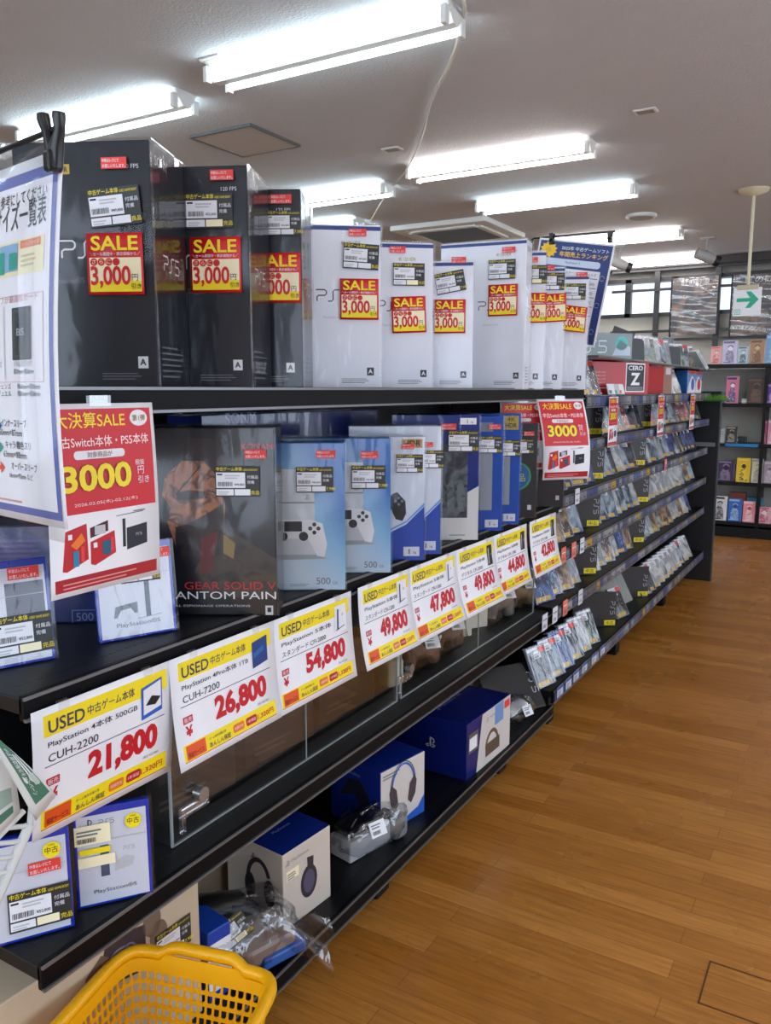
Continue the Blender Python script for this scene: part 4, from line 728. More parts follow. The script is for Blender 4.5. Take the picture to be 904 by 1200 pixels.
def farstock():
    r = random.Random(11)
    tiers = [(1.425, 'top lipped', 3.46, 6.3), (1.24, 'second', 3.2, 6.3), (1.03, 'third', 3.16, 6.3), (.81, 'fourth', 3.16, 6.3), (.585, 'fifth', 3.16, 6.2)]
    divs = {1: (3.70, 4.66), 2: (3.76, 4.58), 3: (3.72, 4.70), 4: (3.70, 4.64), 0: ()}
    palette = {0: ['pale grey', 'grey-blue', 'charcoal', 'sandy'], 1: ['grey-blue', 'pale grey', 'charcoal', 'rose'], 2: ['grey-blue', 'charcoal', 'pale grey', 'dark blue'], 3: ['brown', 'grey-blue', 'pale grey', 'sandy'], 4: ['pale grey', 'grey-blue', 'brown', 'dark blue']}
    for ti, (z, nm, y0, y1) in enumerate(tiers):
        y = y0; k = 0; dv = [d for d in divs[ti]]; di = 0
        while y < y1:
            if di < len(dv) and y > dv[di]-.06:
                divider(dv[di], z, ('nearer', 'farther')[di], nm); y = dv[di]+.12; di += 1; continue
            if ti == 0 and (3.72 < y < 4.45 or y > 5.62): y += .128; continue
            c = r.choice(palette[ti]) if not (ti == 1 and y < 3.6) else 'rose'
            if ti == 3 and 4.8 < y < 5.6: c = 'pale grey'
            lean = math.radians(-20-r.uniform(0, 5)); rot = (lean, r.uniform(-.03, .03), PI/2-math.radians(12+r.uniform(0, 9)))
            put_case(c, (FX-.07+r.uniform(-.008, .008), y, z+.003), rot, '%s game case, %s along the %s tier of the far gondola' % (c, ORD[k], nm), 'game cases leaning on the %s tier' % nm)
            k += 1; y += .118+r.uniform(-.004, .02)
    # bottom row
    y = 3.12; k = 0; z = .235; seq = ['charcoal', 'grey-blue', 'dark blue', 'charcoal', 'pale grey', 'green-grey']
    yy = [3.02, 3.15, 3.28, 3.42, 3.54, 3.68]
    for k, (c, y) in enumerate(zip(seq, yy)):
        put_case(c, (FX-.045, y+.12, z+.003), (math.radians(-24), 0, PI/2-math.radians(14)), '%s game case with a red sticker, %s in the bottom row' % (c, ORD[k]), 'game cases in the bottom row')
    for k, y in enumerate((4.36, 4.9, 5.02, 5.14, 5.27, 5.4, 5.53, 5.66, 5.8, 5.93, 6.06, 6.2)):
        c = r.choice(['pale grey', 'grey-blue', 'charcoal', 'pale grey'])
        put_case(c, (FX-.045, y, z+.003), (math.radians(-26), r.uniform(-.03, .03), PI/2-math.radians(12)), '%s game case, %s in the far half of the bottom row' % (c, ORD[k]), 'game cases in the bottom row')
    divider(4.09, .235, 'nearer', 'bottom'); divider(4.8, .235, 'farther', 'bottom')
    # large grey flat pack on the bottom row
    t = thing('sleeved_box', 'big flat grey-green sleeved box leaning in the bottom row by the first divider', 'box', (FX-.12, 4.55, .238)); t.rotation_euler = (math.radians(-28), 0, PI/2-math.radians(8))
    b = MB(); b.box((-.2, 0, 0), (.2, .03, .2), mat('grey_green_card', (142, 146, 140), .3), .003); b.build('box_body', t); MB().box((-.204, -.004, -.001), (.204, .034, .204), M_sleeve, .002).build('clear_sleeve', t)
farstock()
def far_extras():
    # red age-rating placard
    for lab, y, W, full in (('red age-rating placard with a black and white Z square on the upper far tier', 4.0, .5, 1), ('second red placard seen narrow, farther along the upper tier', 4.86, .3, 0)):
        t = thing('rating_placard', lab, 'placard', (FX-.03, y, 1.428), math.radians(70 if full else 74)); b = MB(); H = .155; w = W/2; rm = mat('red_placard_card', (176, 24, 34), .35)
        b.box((-w, 0, 0), (w, .05, H), rm, .002); P = Print(b, front(0)); a = w-.12 if full else w-.05
        if full:
            P.rect(a-.075, .012, a+.085, H-.004, WHITE, 1); P.rect(a-.068, .018, a+.078, H-.01, BLACK, 2); P.text('CERO', a+.005, H-.038, .022, WHITE, 3, 'c', .12, .02); P.text('Z', a+.005, .045, .06, WHITE, 3, 'c', .08, .04); P.rect(a-.06, .022, a+.07, .038, GREY, 3); P.text('18才以上のみ対象', a+.005, .025, .009, BLACK, 4, 'c', .11)
            for k in range(4): P.text('表現内容は18歳以上のみ対象です'[:15-3*(k == 3)], -w+.045, H-.055-k*.016, .01, ink((240, 170, 170)), 1, 'l', .1)
            P.poly([(-w+.05, .03), (-w+.066, .03), (-w+.058, .045)], WHITE, 1); P.lines(-w+.08, .03, a-.1, .036, 1, WHITE, 1)
        else: P.rect(w-.1, 0, w, H, ink((150, 110, 96)), 1); P.rect(w-.075, H-.045, w-.02, H-.008, LGREY, 2)
        b.build('placard_body', t)
    # row of small cases below the placard fronts
    for k in range(6):
        t = thing('game_case', 'small white-topped case, %s in front of the red placard' % ORD[k], 'game case', (FX-.012, 3.83+k*.085, 1.43)); t.rotation_euler = (math.radians(-14), 0, PI/2-.15); t['group'] = 'low cases in front of the red placard'
        b = MB(); b.box((-.036, 0, 0), (.036, .006, .05), (WHITE, LGREY)[k % 2], .001); P = Print(b, front(0)); P.rect(-.03, .004, .0, .02, (GREY, TEAL, ORANGE)[k % 3]); b.build('case_shell', t)
    # small blue and white figure boxes at the far end
    for k, y in enumerate((5.85, 6.08)):
        t, b = carton('toy_box', 'small blue and white box at the far end of the top lipped tier, %s one' % ('left', 'right')[k], 'box', FX-.02, y+.08, 1.428, 80, .15, .15, .08, mat('toy_blue', (60, 120, 190), .3), 'small blue and white boxes'); P = Print(b, front(0)); P.poly([(-.07, 0), (.07, 0), (.07, .08), (0, .12), (-.05, .06)], WHITE, 1); P.disc(.02, .06, .03, (BLUE, RED)[k], 2, .04); P.rect(-.07, .13, .07, .15, RED, 2); fin(t, b)
    # artificial grass tray edge
    b = MB(); 
    for k in range(260): x = -1.2+rnd.random()*.28; y = 6.15+rnd.random()*.38; h = .02+rnd.random()*.025; b.add([(x, y, 1.38), (x+.012, y+.004, 1.38), (x+.006+rnd.uniform(-.01, .01), y, 1.38+h)], [(0, 1, 2)], mat('plastic_grass', (84, 140, 30), .6, var=.3))
    b.box((-1.22, 6.13, 1.372), (-.9, 6.5, 1.382), mat('grass_base', (60, 100, 30), .8))
    tag(b.build('artificial_grass'), 'strip of bright green artificial grass at the gondola end', 'artificial grass', kind='stuff')
    # top tray goods
    z = 1.6
    def wrapcase(px, lab, col, H=.17, lean=-14, W=.13, yaw=62):
        p = onX(px, 420, FX-.12); t = put_case(col, (p.x, p.y, z+.001), (math.radians(lean), 0, math.radians(yaw)), lab, 'sleeved cases on the top tray'); return t
    k = 0
    for px, col in ((757, 'pale grey'), (762, 'green-grey'), (768, 'pale grey'), (774, 'grey-blue'), (780, 'pale grey'), (797, 'green-grey'), (803, 'grey-blue'), (809, 'sandy')): wrapcase(px, '%s sleeved case, %s from the near end of the top tray' % (col, ORD[k]), col); k += 1
    bkm = mat('black_bookend', (30, 32, 34), .4)
    for px, lab, yaw in ((744, 'black plate divider left of the sleeved cases on the top tray', 55), (788, 'black plate divider between the two groups of sleeved cases', 50), (815, 'black plate divider at the far end of the top tray', 55)):
        p = onX(px, 420, FX-.1); t = thing('bookend', lab, 'bookend', (p.x, p.y, z), math.radians(yaw)); b = MB(); b.prism([(-.07, 0), (.07, 0), (.06, .11), (.045, .125), (-.045, .125), (-.06, .11)], 0, .004, bkm); b.build('upright_plate', t); MB().box((-.06, .004, 0), (.06, .09, .003), bkm).build('foot_plate', t)
    p = onX(705, 415, FX-.15); t = thing('acrylic_sign', 'grey and teal platform sign standing on the near end of the top tray', 'sign', (p.x, p.y, z), math.radians(45)); b = MB(); b.box((-.15, 0, 0), (.17, .012, .13), mat('grey_teal_sign', (124, 138, 138), .15), .003); P = Print(b, front(0)); P.ps5(-.06, .035, .055, WHITE, 1); P.disc(.11, .08, .035, ink((90, 200, 190)), 1); P.poly([(.06, .02), (.16, .02), (.16, .06), (.1, .1)], ink((190, 206, 222)), 1); b.build('sign_panel', t)
    p = onX(722, 388, FX-.25); t = thing('black_card', 'small tilted dark card standing above the grey and teal sign', 'card', (p.x, p.y-.0, z), math.radians(35)); b = MB(); m = Matrix.Rotation(.35, 4, 'Y'); b.box((-.06, 0, .1), (.07, .004, .2), mat('dark_card', (62, 64, 68), .5), mx=Matrix.Translation((-.02, 0, 0)) @ m); b.box((-.004, .004, 0), (.004, .008, .13), BLACK); b.build('card_sheet', t)
    p = onX(790, 390, FX-.3); t, b = carton('display_box', 'tall dark display box with a warm picture on the top tray', 'box', p.x, p.y, z, 40, .2, .24, .06, mat('dim_box', (60, 56, 60), .3)); P = Print(b, front(0)); P.rect(0, .03, .09, .13, art('warm_print', [(70, 40, 30), (190, 130, 90), (110, 70, 50)], 20), 1); fin(t, b)
    p = onX(808, 392, FX-.3); t, b = carton('display_box', 'pink and grey picture box at the far end of the top tray', 'box', p.x, p.y, z, 45, .25, .2, .06, mat('dim_box2', (104, 100, 110), .3)); P = Print(b, front(0)); P.poly([(-.05, .12), (.1, .1), (.11, .18), (.0, .19)], ink((206, 150, 160)), 1); P.rect(0, .03, .1, .1, ink((60, 70, 90)), 1); fin(t, b)
    t = thing('slanted_card', 'white slanted price card leaning off the far end of the top tray', 'card', (FX+.005, 6.2, z), math.radians(40)); b = MB(); b.box((-.012, 0, -.005), (.012, .1, .15), mat('slant_card', (190, 194, 198), .4), mx=Matrix.Rotation(-.6, 4, 'Y')); P = Print(b, lambda u, v, o: tuple(Matrix.Rotation(-.6, 4, 'Y') @ Vector((u, -o, v)))); P.lines(-.008, .02, .008, .13, 8, GREY, 1); b.build('card_sheet', t)
    # shelf tags
    pk = ink((228, 120, 104)); wt = ink((214, 218, 228))
    for i, (px, py, c, z, lab) in enumerate(((660, 658, pk, .81, 'pink price tag on the fourth tier, nearer one'), (672, 650, pk, .81, 'pink price tag on the fourth tier, next to the nearer one'), (682, 640, wt, .81, 'white price tag on the fourth tier before the divider'), (649, 662, wt, .81, 'white price tag at the near end of the fourth tier'), (662, 716, pk, .585, 'pink price tag on the fifth tier'), (650, 726, wt, .585, 'white price tag on the fifth tier beside the pink one'), (680, 702, wt, .585, 'white price tag on the fifth tier by the brown case'), (638, 737, wt, .585, 'white price tag at the near end of the fifth tier'), (676, 592, wt, 1.03, 'white price tag on the third tier'), (780, 544, pk, 1.03, 'small pink tag at the far part of the third tier'))):
        p = onX(px, py, FX+.01); t = MB().box((-.028, -.0008, -.032), (.028, .0008, .032), c, 0); P = Print(t, front(-.0008)); P.bars(-.02, -.022, .035, .012, GREY, 1, 8); P.rect(-.022, .008, .02, .012, WHITE if c is pk else DGREY); o = t.build('price_tag', None, (FX+.012, p.y, z-.012), (0, 0, PI/2)); tag(o, lab, 'price tag', 'loose tags clipped on the far tiers')
    for i, (px, py) in enumerate(((657, 800), (667, 790), (676, 780), (686, 770), (697, 760), (707, 750))):
        p = onX(px, py, FX+.01); t = MB().box((-.035, -.0008, -.022), (.035, .0008, .022), ink((206, 212, 226)), 0); P = Print(t, front(-.0008)); P.rect(-.035, .008, .035, .022, ink((60, 80, 160))); P.lines(-.028, -.018, .02, .004, 3, GREY); o = t.build('price_tag', None, (FX+.01, p.y, .228), (0, 0, PI/2)); tag(o, 'blue-headed price tag below the bottom row cases, %s from the near end' % ORD[i], 'price tag', 'blue-headed tags on the bottom deck')
far_extras()
# ------------------------------------------------------------------ lower shelves
def bag_mesh(fn, seedv, nu=26, nv=14, r=(.1, .07, .05), crump=.14, pinch=None):
    rr = random.Random(seedv); ph = [rr.uniform(0, 6.28) for _ in range(10)]; mb = MB()
    def g(i, j):
        a = i*2*PI; q = -PI/2+j*PI; c = math.cos(q); s = math.sin(q)
        n = 1+crump*(.4*math.sin(5*a+ph[0]+3*s)+.35*math.sin(9*a+ph[1]-5*s)+.3*math.sin(7*s*2+ph[2]+2*a))
        c = math.copysign(abs(c)**.7, c); s2 = math.copysign(abs(s)**.85, s)
        return (r[0]*c*math.copysign(abs(math.cos(a))**.8, math.cos(a))*n, r[1]*c*math.copysign(abs(math.sin(a))**.8, math.sin(a))*n, r[2]*(1+s2*n*.98))
    mb.grid(g, nu, nv, fn); return mb
def bagged(name, lab, cat, loc, rz, r, core, seedv, label_at=(0, 0), grp=None, corefn=None, film=None):
    t = thing(name, lab, cat, loc, rz, grp)
    c = MB(); (corefn or (lambda c: (c.tube([(-r[0]*.7, 0, r[2]*.9), (-r[0]*.4, 0, r[2]*1.1), (r[0]*.4, 0, r[2]*1.1), (r[0]*.7, 0, r[2]*.9)], [r[2]*.35, r[2]*.6, r[2]*.6, r[2]*.35], core, 14), c.tube([(-r[0]*.55, 0, r[2]*.9), (-r[0]*.72, -r[1]*.2, r[2]*.25)], [r[2]*.4, r[2]*.22], core, 12), c.tube([(r[0]*.55, 0, r[2]*.9), (r[0]*.72, -r[1]*.2, r[2]*.25)], [r[2]*.4, r[2]*.22], core, 12))))(c); c.build('wrapped_item', t)
    bag_mesh(film or M_bag, seedv, r=r).build('plastic_bag', t)
    b = MB(); b.box((-.03, -.001, -.02), (.03, .001, .02), WHITE); P = Print(b, front(-.001)); P.bars(-.024, -.014, .03, .01, DGREY); P.lines(-.024, .002, .02, .016, 2, GREY)
    o = b.build('price_label', t, (label_at[0], -r[1]*1.02, r[2]*1.25+label_at[1]), (-.5, .1, 0)); return t
def lower():
    # acrylic showcases on the lower shelf
    for y0, y1, lab in ((1.055, 1.93, 'nearer clear acrylic showcase standing on the lower shelf below the price cards'), (1.95, 3.02, 'farther clear acrylic showcase holding bagged goods')):
        M_acryl = clear('acrylic_sheet', .045, (240, 240, 238), 0, rough=.03, graz=.6) if y0 < 1.5 else clear('thin_acrylic_sheet', .02, (248, 248, 246), 0, rough=.03, graz=.18); t = thing('acrylic_showcase', lab, 'showcase', (-1.1, y0, ZB+.001)); L = y1-y0; H = .37; th = .005; D = .34
        MB().box((-th, 0, .0), (0, L, H), M_acryl).build('front_panel', t); MB().box((-D, 0, .0), (-th, th, H), M_acryl).build('side_panel', t); MB().box((-D, L-th, 0), (-th, L, H), M_acryl).build('side_panel', t)
        e = MB(); em = mat('bright_acrylic_edge', (150, 156, 158), .2)
        for y in (0, L-.003): e.box((-.004, y-.001, 0), (.001, y+.003, H), em)
        for y in (L*.5,): e.box((-.002, y-.001, 0), (.0015, y+.001, H), em)
        e.box((-.004, 0, 0), (.001, L, .003), em); e.build('polished_edge', t)
        for y in ((.06,) if y0 < 1.5 else (.02,)):
            h = MB(); cm = clear('lock_clear', .25, bump=.2, rough=.1); h.box((.001, y-.045, .05), (.012, y+.035, .075), cm, .004); h.box((.001, y-.045, .02), (.012, y-.03, .075), cm, .004); h.tube([(.001, y+.01, .085), (.02, y+.01, .085)], .014, mat('lock_metal', (170, 170, 170), .2, .8), 16); h.build('lock_plate', t)
    # dark cartons and consoles inside
    for y, H, c, lab in ((1.12, .26, (38, 26, 22), 'dark brown carton inside the near end of the acrylic showcase'), (1.42, .3, (52, 34, 24), 'brown carton inside the acrylic showcase behind the 54,800 card'), (1.72, .2, (30, 28, 30), 'low black carton inside the acrylic showcase')):
        t, b = carton('carton', lab, 'carton', -1.17, y+.2, ZB, 84, .24, H, .2, mat('inner_%d' % c[0], c, .3), 'cartons inside the acrylic showcases', wrap=False); P = Print(b, front(0)); P.rect(-.09, H*.3, .05, H*.7, ink((70, 52, 40)), 1); P.lines(-.09, .02, .06, .05, 2, ink((90, 74, 60)), 1); fin(t, b)
    br = mat('brown_core', (128, 92, 76), .4); wh = mat('ivory_core', (226, 220, 190), .4); gy = mat('smoke_core', (140, 134, 132), .4); rd = mat('red_core', (170, 56, 66), .4); ol = mat('olive_core', (140, 118, 78), .5)
    G = 'bagged goods inside the farther showcase'
    for px, py, X, r, m, lab in ((492, 812, -1.17, (.075, .055, .075), br, 'bagged brown goods with a white label, front left in the farther showcase'), (522, 790, -1.18, (.07, .055, .08), br, 'bagged brown goods with a large white label, front row in the farther showcase'), (500, 785, -1.3, (.09, .05, .09), rd, 'red bagged item at the back of the farther showcase'), (528, 765, -1.34, (.06, .05, .1), mat('green_core', (60, 120, 50), .5), 'green bagged item behind the brown ones'),
        (583, 757, -1.17, (.07, .055, .09), gy, 'grey bagged goods right of the white slabs'), (607, 738, -1.17, (.075, .055, .085), ol, 'olive bagged goods farthest in the showcase'), (573, 748, -1.28, (.06, .04, .08), wh, 'ivory bagged item half behind the grey bag')):
        p = onX(px, py, X); bagged('bagged_goods', lab, 'bagged goods', (X, p.y, ZB+.002), math.radians(70), r, m, hash(px) % 100, (0, .01), G)
    t = thing('plug_adapter', 'cream plug adapter with two round posts beside the showcase divider', 'adapter', (-1.16, onX(465, 805, -1.16).y, ZB+.1), math.radians(70)); b = MB(); b.box((-.03, 0, -.1), (.03, .05, -.02), wh, .008); b.build('base', t)
    for s in (-.018, .018): MB().tube([(s, .02, -.02), (s, .02, .03)], .015, wh, 14).build('post', t)
    for i, (px, py) in enumerate(((541, 790), (560, 780))):
        p = onX(px, py, -1.19); t = thing('white_slab_console', 'upright white slab in the showcase, %s of the two' % ('left', 'right')[i], 'console', (-1.2, p.y+.02, ZB+.002), math.radians(60), 'upright white slabs in the showcase'); b = MB(); b.box((-.045, 0, 0), (.045, .15, .22), mat('warm_white_plastic', (232, 228, 214), .4), .005); b.build('casing', t); b = MB(); b.box((-.046, -.001, .1), (.046, .0, .104), GREY); b.box((.02, -.001, .19), (.03, .0, .2), DGREY); b.build('seam', t)
    # headphone boxes on the deck
    def box3(lab, near, right, leftw, toppx, m, name='headphone_box', cat='headphone box', H=None):
        a = onZ(*near, ZD); c = onZ(*right, ZD); r = math.atan2(c.y-a.y, c.x-a.x); W = (c-a).length
        if H is None:
            lo, hi = 0, 1
            for _ in range(30):
                md = (lo+hi)/2; d = (a+Vector((0, 0, md))-CE); yy = 600-F_PX*d.dot(UP)/d.dot(FW)
                if yy > toppx: lo = md
                else: hi = md
            H = lo
        t, b = carton(name, lab, cat, c.x, c.y, ZD, math.degrees(r), W, H, leftw, m, 'accessory boxes on the bottom deck', wrap=False); return t, b, W, H
    wf = mat('offwhite_carton', (206, 196, 184), .4); wf2 = ink((208, 202, 196)); bluep = mat('royal_blue_card', (18, 42, 128), .25); dkm = ink((50, 46, 56))
    t, b, W, H = box3('white headphone box with a blue lid and a side-view headset picture on the bottom deck', (333, 1092), (388, 1050), .19, 1003, wf)
    P = Print(b, front(0)); P.pslogo(-W/2+.015, H-.035, .014, GREY, 1); P.text('PlayStation', -W/2+.03, H-.033, .01, GREY, 1, 'l', .06); P.poly([(-.002, H-.045), (.022, H-.05), (.02, .1), (.002, .1)], dkm, 1); P.disc(.004, .085, .03, dkm, 2, .042); P.disc(.004, .085, .02, ink((84, 80, 104)), 3, .03); P.rect(-W/2+.012, .12, -W/2+.055, .145, CREAM, 1); P.lines(-W/2+.014, .122, -W/2+.05, .14, 3, GREY, 2)
    Q = Print(b, sideL(-W/2, .19)); Q.pslogo(.09, H-.04, .014, DGREY, 1); Q.arc(.11, .1, .036, 20, 200, .012, dkm, 2, .055); Q.disc(.08, .08, .018, dkm, 2, .035); Q.disc(.145, .08, .018, dkm, 2, .035)
    Q = Print(b, top(H)); Q.rect(-W/2, 0, W/2, .19, bluep, 1); Q.text('PlayStation', 0, .08, .012, ink((130, 150, 210)), 2, 'c', .06); fin(t, b)
    t, b, W, H = box3('headphone box with a front-view headset and a blue band, its blue side to the left', (446, 982), (497, 951), .2, 906, bluep)
    P = Print(b, front(0)); P.rect(-W/2+.002, .002, W/2, H-.002, wf2, 1); P.poly([(-W/2+.03, .002), (W/2, .002), (W/2, .06), (W/2-.03, .03)], BLUE, 2); P.arc(0, .12, .05, 0, 180, .006, BLUE, 3, .07); P.arc(0, .12, .056, 0, 180, .003, dkm, 3, .077)
    for s in (-1, 1): P.poly([(s*.052, .14), (s*.03, .12), (s*.022, .07), (s*.036, .055), (s*.056, .08), (s*.062, .12)], ink((70, 58, 66)), 4)
    P.lines(-W/2+.01, H-.03, .0, H-.012, 2, GREY, 2); Q = Print(b, sideL(-W/2, .2)); Q.poly([(.04, .08), (.07, .14), (.12, .15), (.16, .1), (.14, .05), (.1, .1), (.07, .09)], ink((26, 28, 44)), 1); Q.text('Wireless', .06, H-.04, .012, ink((90, 110, 180)), 1, 'l'); fin(t, b)
    t, b, W, H = box3('large blue virtual reality box with a white picture panel on the bottom deck', (547, 916), (597, 873), .3, 850, mat('vr_blue', (18, 30, 104), .25), 'accessory_box', 'accessory box')
    P = Print(b, front(0)); P.poly([(-W/2+.07, .002), (W/2, .002), (W/2, H-.002), (-W/2+.11, H-.002)], wf2, 1); P.rect(-W/2+.01, H*.45, -W/2+.08, H*.8, ink((90, 80, 70)), 2); P.rect(-W/2+.015, H*.5, -W/2+.07, H*.72, WHITE, 3); P.arc(.02, .06, .045, 0, 180, .014, ink((104, 84, 70)), 2, .05); P.rect(-.03, .03, .08, .075, ink((90, 74, 62)), 3); P.rect(.04, .12, .11, .19, ink((110, 150, 200)), 2); P.pslogo(-.02, H-.04, .016, GREY, 2); P.text('PlayStation', 0, H-.036, .01, GREY, 2, 'l', .06); P.rect(W/2-.05, H-.04, W/2-.006, H-.012, TAGRED, 2)
    Q = Print(b, sideL(-W/2, .3)); Q.pslogo(.16, H*.45, .035, LGREY, 1); Q = Print(b, top(H)); Q.pslogo(-.1, .14, .02, ink((120, 140, 210)), 1); Q.text('PlayStation VR', -.08, .14, .018, ink((120, 140, 210)), 1, 'l', .15); fin(t, b)
    # big cream headset box at the left of the deck
    t, b = carton('accessory_box', 'large cream box with a dark headset picture under the lower shelf at the left', 'accessory box', -1.1, 1.12, ZD, 88, .46, .31, .2, mat('cream_carton', (196, 178, 152), .45), 'accessory boxes on the bottom deck', wrap=False); P = Print(b, front(0)); dp = ink((58, 44, 52)); U = lambda x, y: uv(t, x, y)
    P.poly([U(*q) for q in ((112, 1164), (125, 1100), (170, 1083), (172, 1135))], dp, 1); P.poly([U(*q) for q in ((98, 1176), (100, 1148), (118, 1120), (128, 1122), (112, 1160), (108, 1180))], ink((110, 84, 66)), 2); a, c = U(140, 1130); P.arc(a, c, .03, 0, 300, .006, ink((120, 110, 130)), 3); P.arc(a+.02, c+.01, .018, 0, 330, .004, ink((120, 110, 130)), 3)
    for q in ((186, 1095), (178, 1080)): a, c = U(*q); P.disc(a, c, .022, ink((120, 100, 84)), 1, .03)
    u, v = U(203, 1100); sticker('price_label', t, min(u, .19), v, -.002, 0, 1.0, 0, 2); fin(t, b)
    p = onZ(236, 1112, ZD+.02); t, b = carton('accessory_box', 'small blue and white box squeezed beside the cream headset box', 'accessory box', -1.09, 1.2, ZD, 80, .06, .16, .14, mat('small_blue', (24, 66, 170), .3), 'accessory boxes on the bottom deck', wrap=False); P = Print(b, front(0)); P.rect(-.03, .02, .03, .13, WHITE, 1); P.text('PS4', 0, .03, .02, RED, 2, 'c', .04); fin(t, b)
    # grey shelf box behind
    t, b = carton('carton', 'pale cardboard box leaning behind the bagged headset on the deck', 'carton', -1.32, 1.62, ZD, 88, .3, .24, .12, mat('kraft', (176, 158, 130), .6), wrap=False); fin(t, b)
    t, b = carton('carton', 'long pale cardboard box behind the virtual reality box on the deck', 'carton', -1.3, 3.06, ZD, 88, .32, .26, .15, mat('kraft', (176, 158, 130), .6), wrap=False); fin(t, b)
    # bagged things
    gg = mat('grey_headset_plastic', (120, 122, 124), .4); bkp = mat('black_headset_plastic', (22, 22, 24), .35); blu = mat('blue_bag_card', (40, 90, 170), .4)
    def headset(c):
        c.tube([(-.13, .02, .1), (-.1, .03, .16), (-.04, .03, .18), (.03, .02, .16), (.07, 0, .12)], [.03, .045, .05, .045, .03], bkp, 14)
        c.box((-.13, -.06, .03), (.02, .0, .11), gg, .02, Matrix.Rotation(.3, 4, 'Y')); c.box((.0, -.09, .02), (.14, .02, .09), mat('clear_tray_item', (150, 130, 120), .3), .015); c.box((.04, -.1, .01), (.16, -.02, .05), blu, .008)
    t = thing('bagged_headset', 'grey and black headset in a clear crumpled bag beside the white headphone box', 'bagged headset', (-1.15, 1.255, ZD+.002), math.radians(72)); c = MB(); headset(c); hs = c.build('wrapped_item', t); hs.scale = (.95, .9, .72)
    g = bag_mesh(M_bag, 5, 34, 18, r=(.155, .095, .07), crump=.12); g.build('plastic_bag', t); sticker('price_label', t, -.02, .118, -.06, .25, .85, 0, 1).rotation_euler = (-.8, -.3, 0)
    # flared bag mouth
    b = MB(); b.grid(lambda i, j: (.05+i*.14, -.08-.05*i+.012*math.sin(j*9+i*4), .12-.1*i+(j-.5)*(.05+.1*i)+.008*math.sin(i*11+j*7)), 10, 10, M_bag); b.build('bag_mouth', t)
    def tray(c): c.box((-.11, -.03, .0), (.06, .05, .06), mat('pale_tray', (176, 176, 178), .4), .004); c.box((-.1, -.02, .06), (.07, .05, .085), bkp, .01); c.box((.05, -.05, .0), (.11, .04, .07), gg, .015)
    bagged('bagged_accessory', 'pale tray accessory in a crumpled clear bag between the two headphone boxes', 'bagged accessory', (-1.13, 1.83, ZD+.002), math.radians(78), (.125, .065, .055), gg, 9, (-.04, .02), None, tray)
    bagged('bagged_accessory', 'white cable accessory in a crumpled bag past the virtual reality box', 'bagged accessory', (-1.11, 2.86, ZD+.002), math.radians(80), (.11, .06, .045), mat('white_cable_core', (190, 192, 196), .4), 14, (0, .0))
    # dark platform stand
    t = thing('platform_stand', 'black stand with slanted pale lettering at the near end of the bottom row', 'stand', (-1.1, 2.98, ZD+.002)); t.rotation_euler = (math.radians(-38), 0, math.radians(58)); b = MB(); b.box((-.17, 0, 0), (.1, .012, .2), mat('stand_black', (24, 24, 26), .25), .006); P = Print(b, front(0)); P.ps5(.06, .11, .028, LGREY, 1, -PI/2); b.build('panel', t); MB().box((-.15, .012, .0), (.08, .05, .02), M_shelf).build('foot', t)
lower()
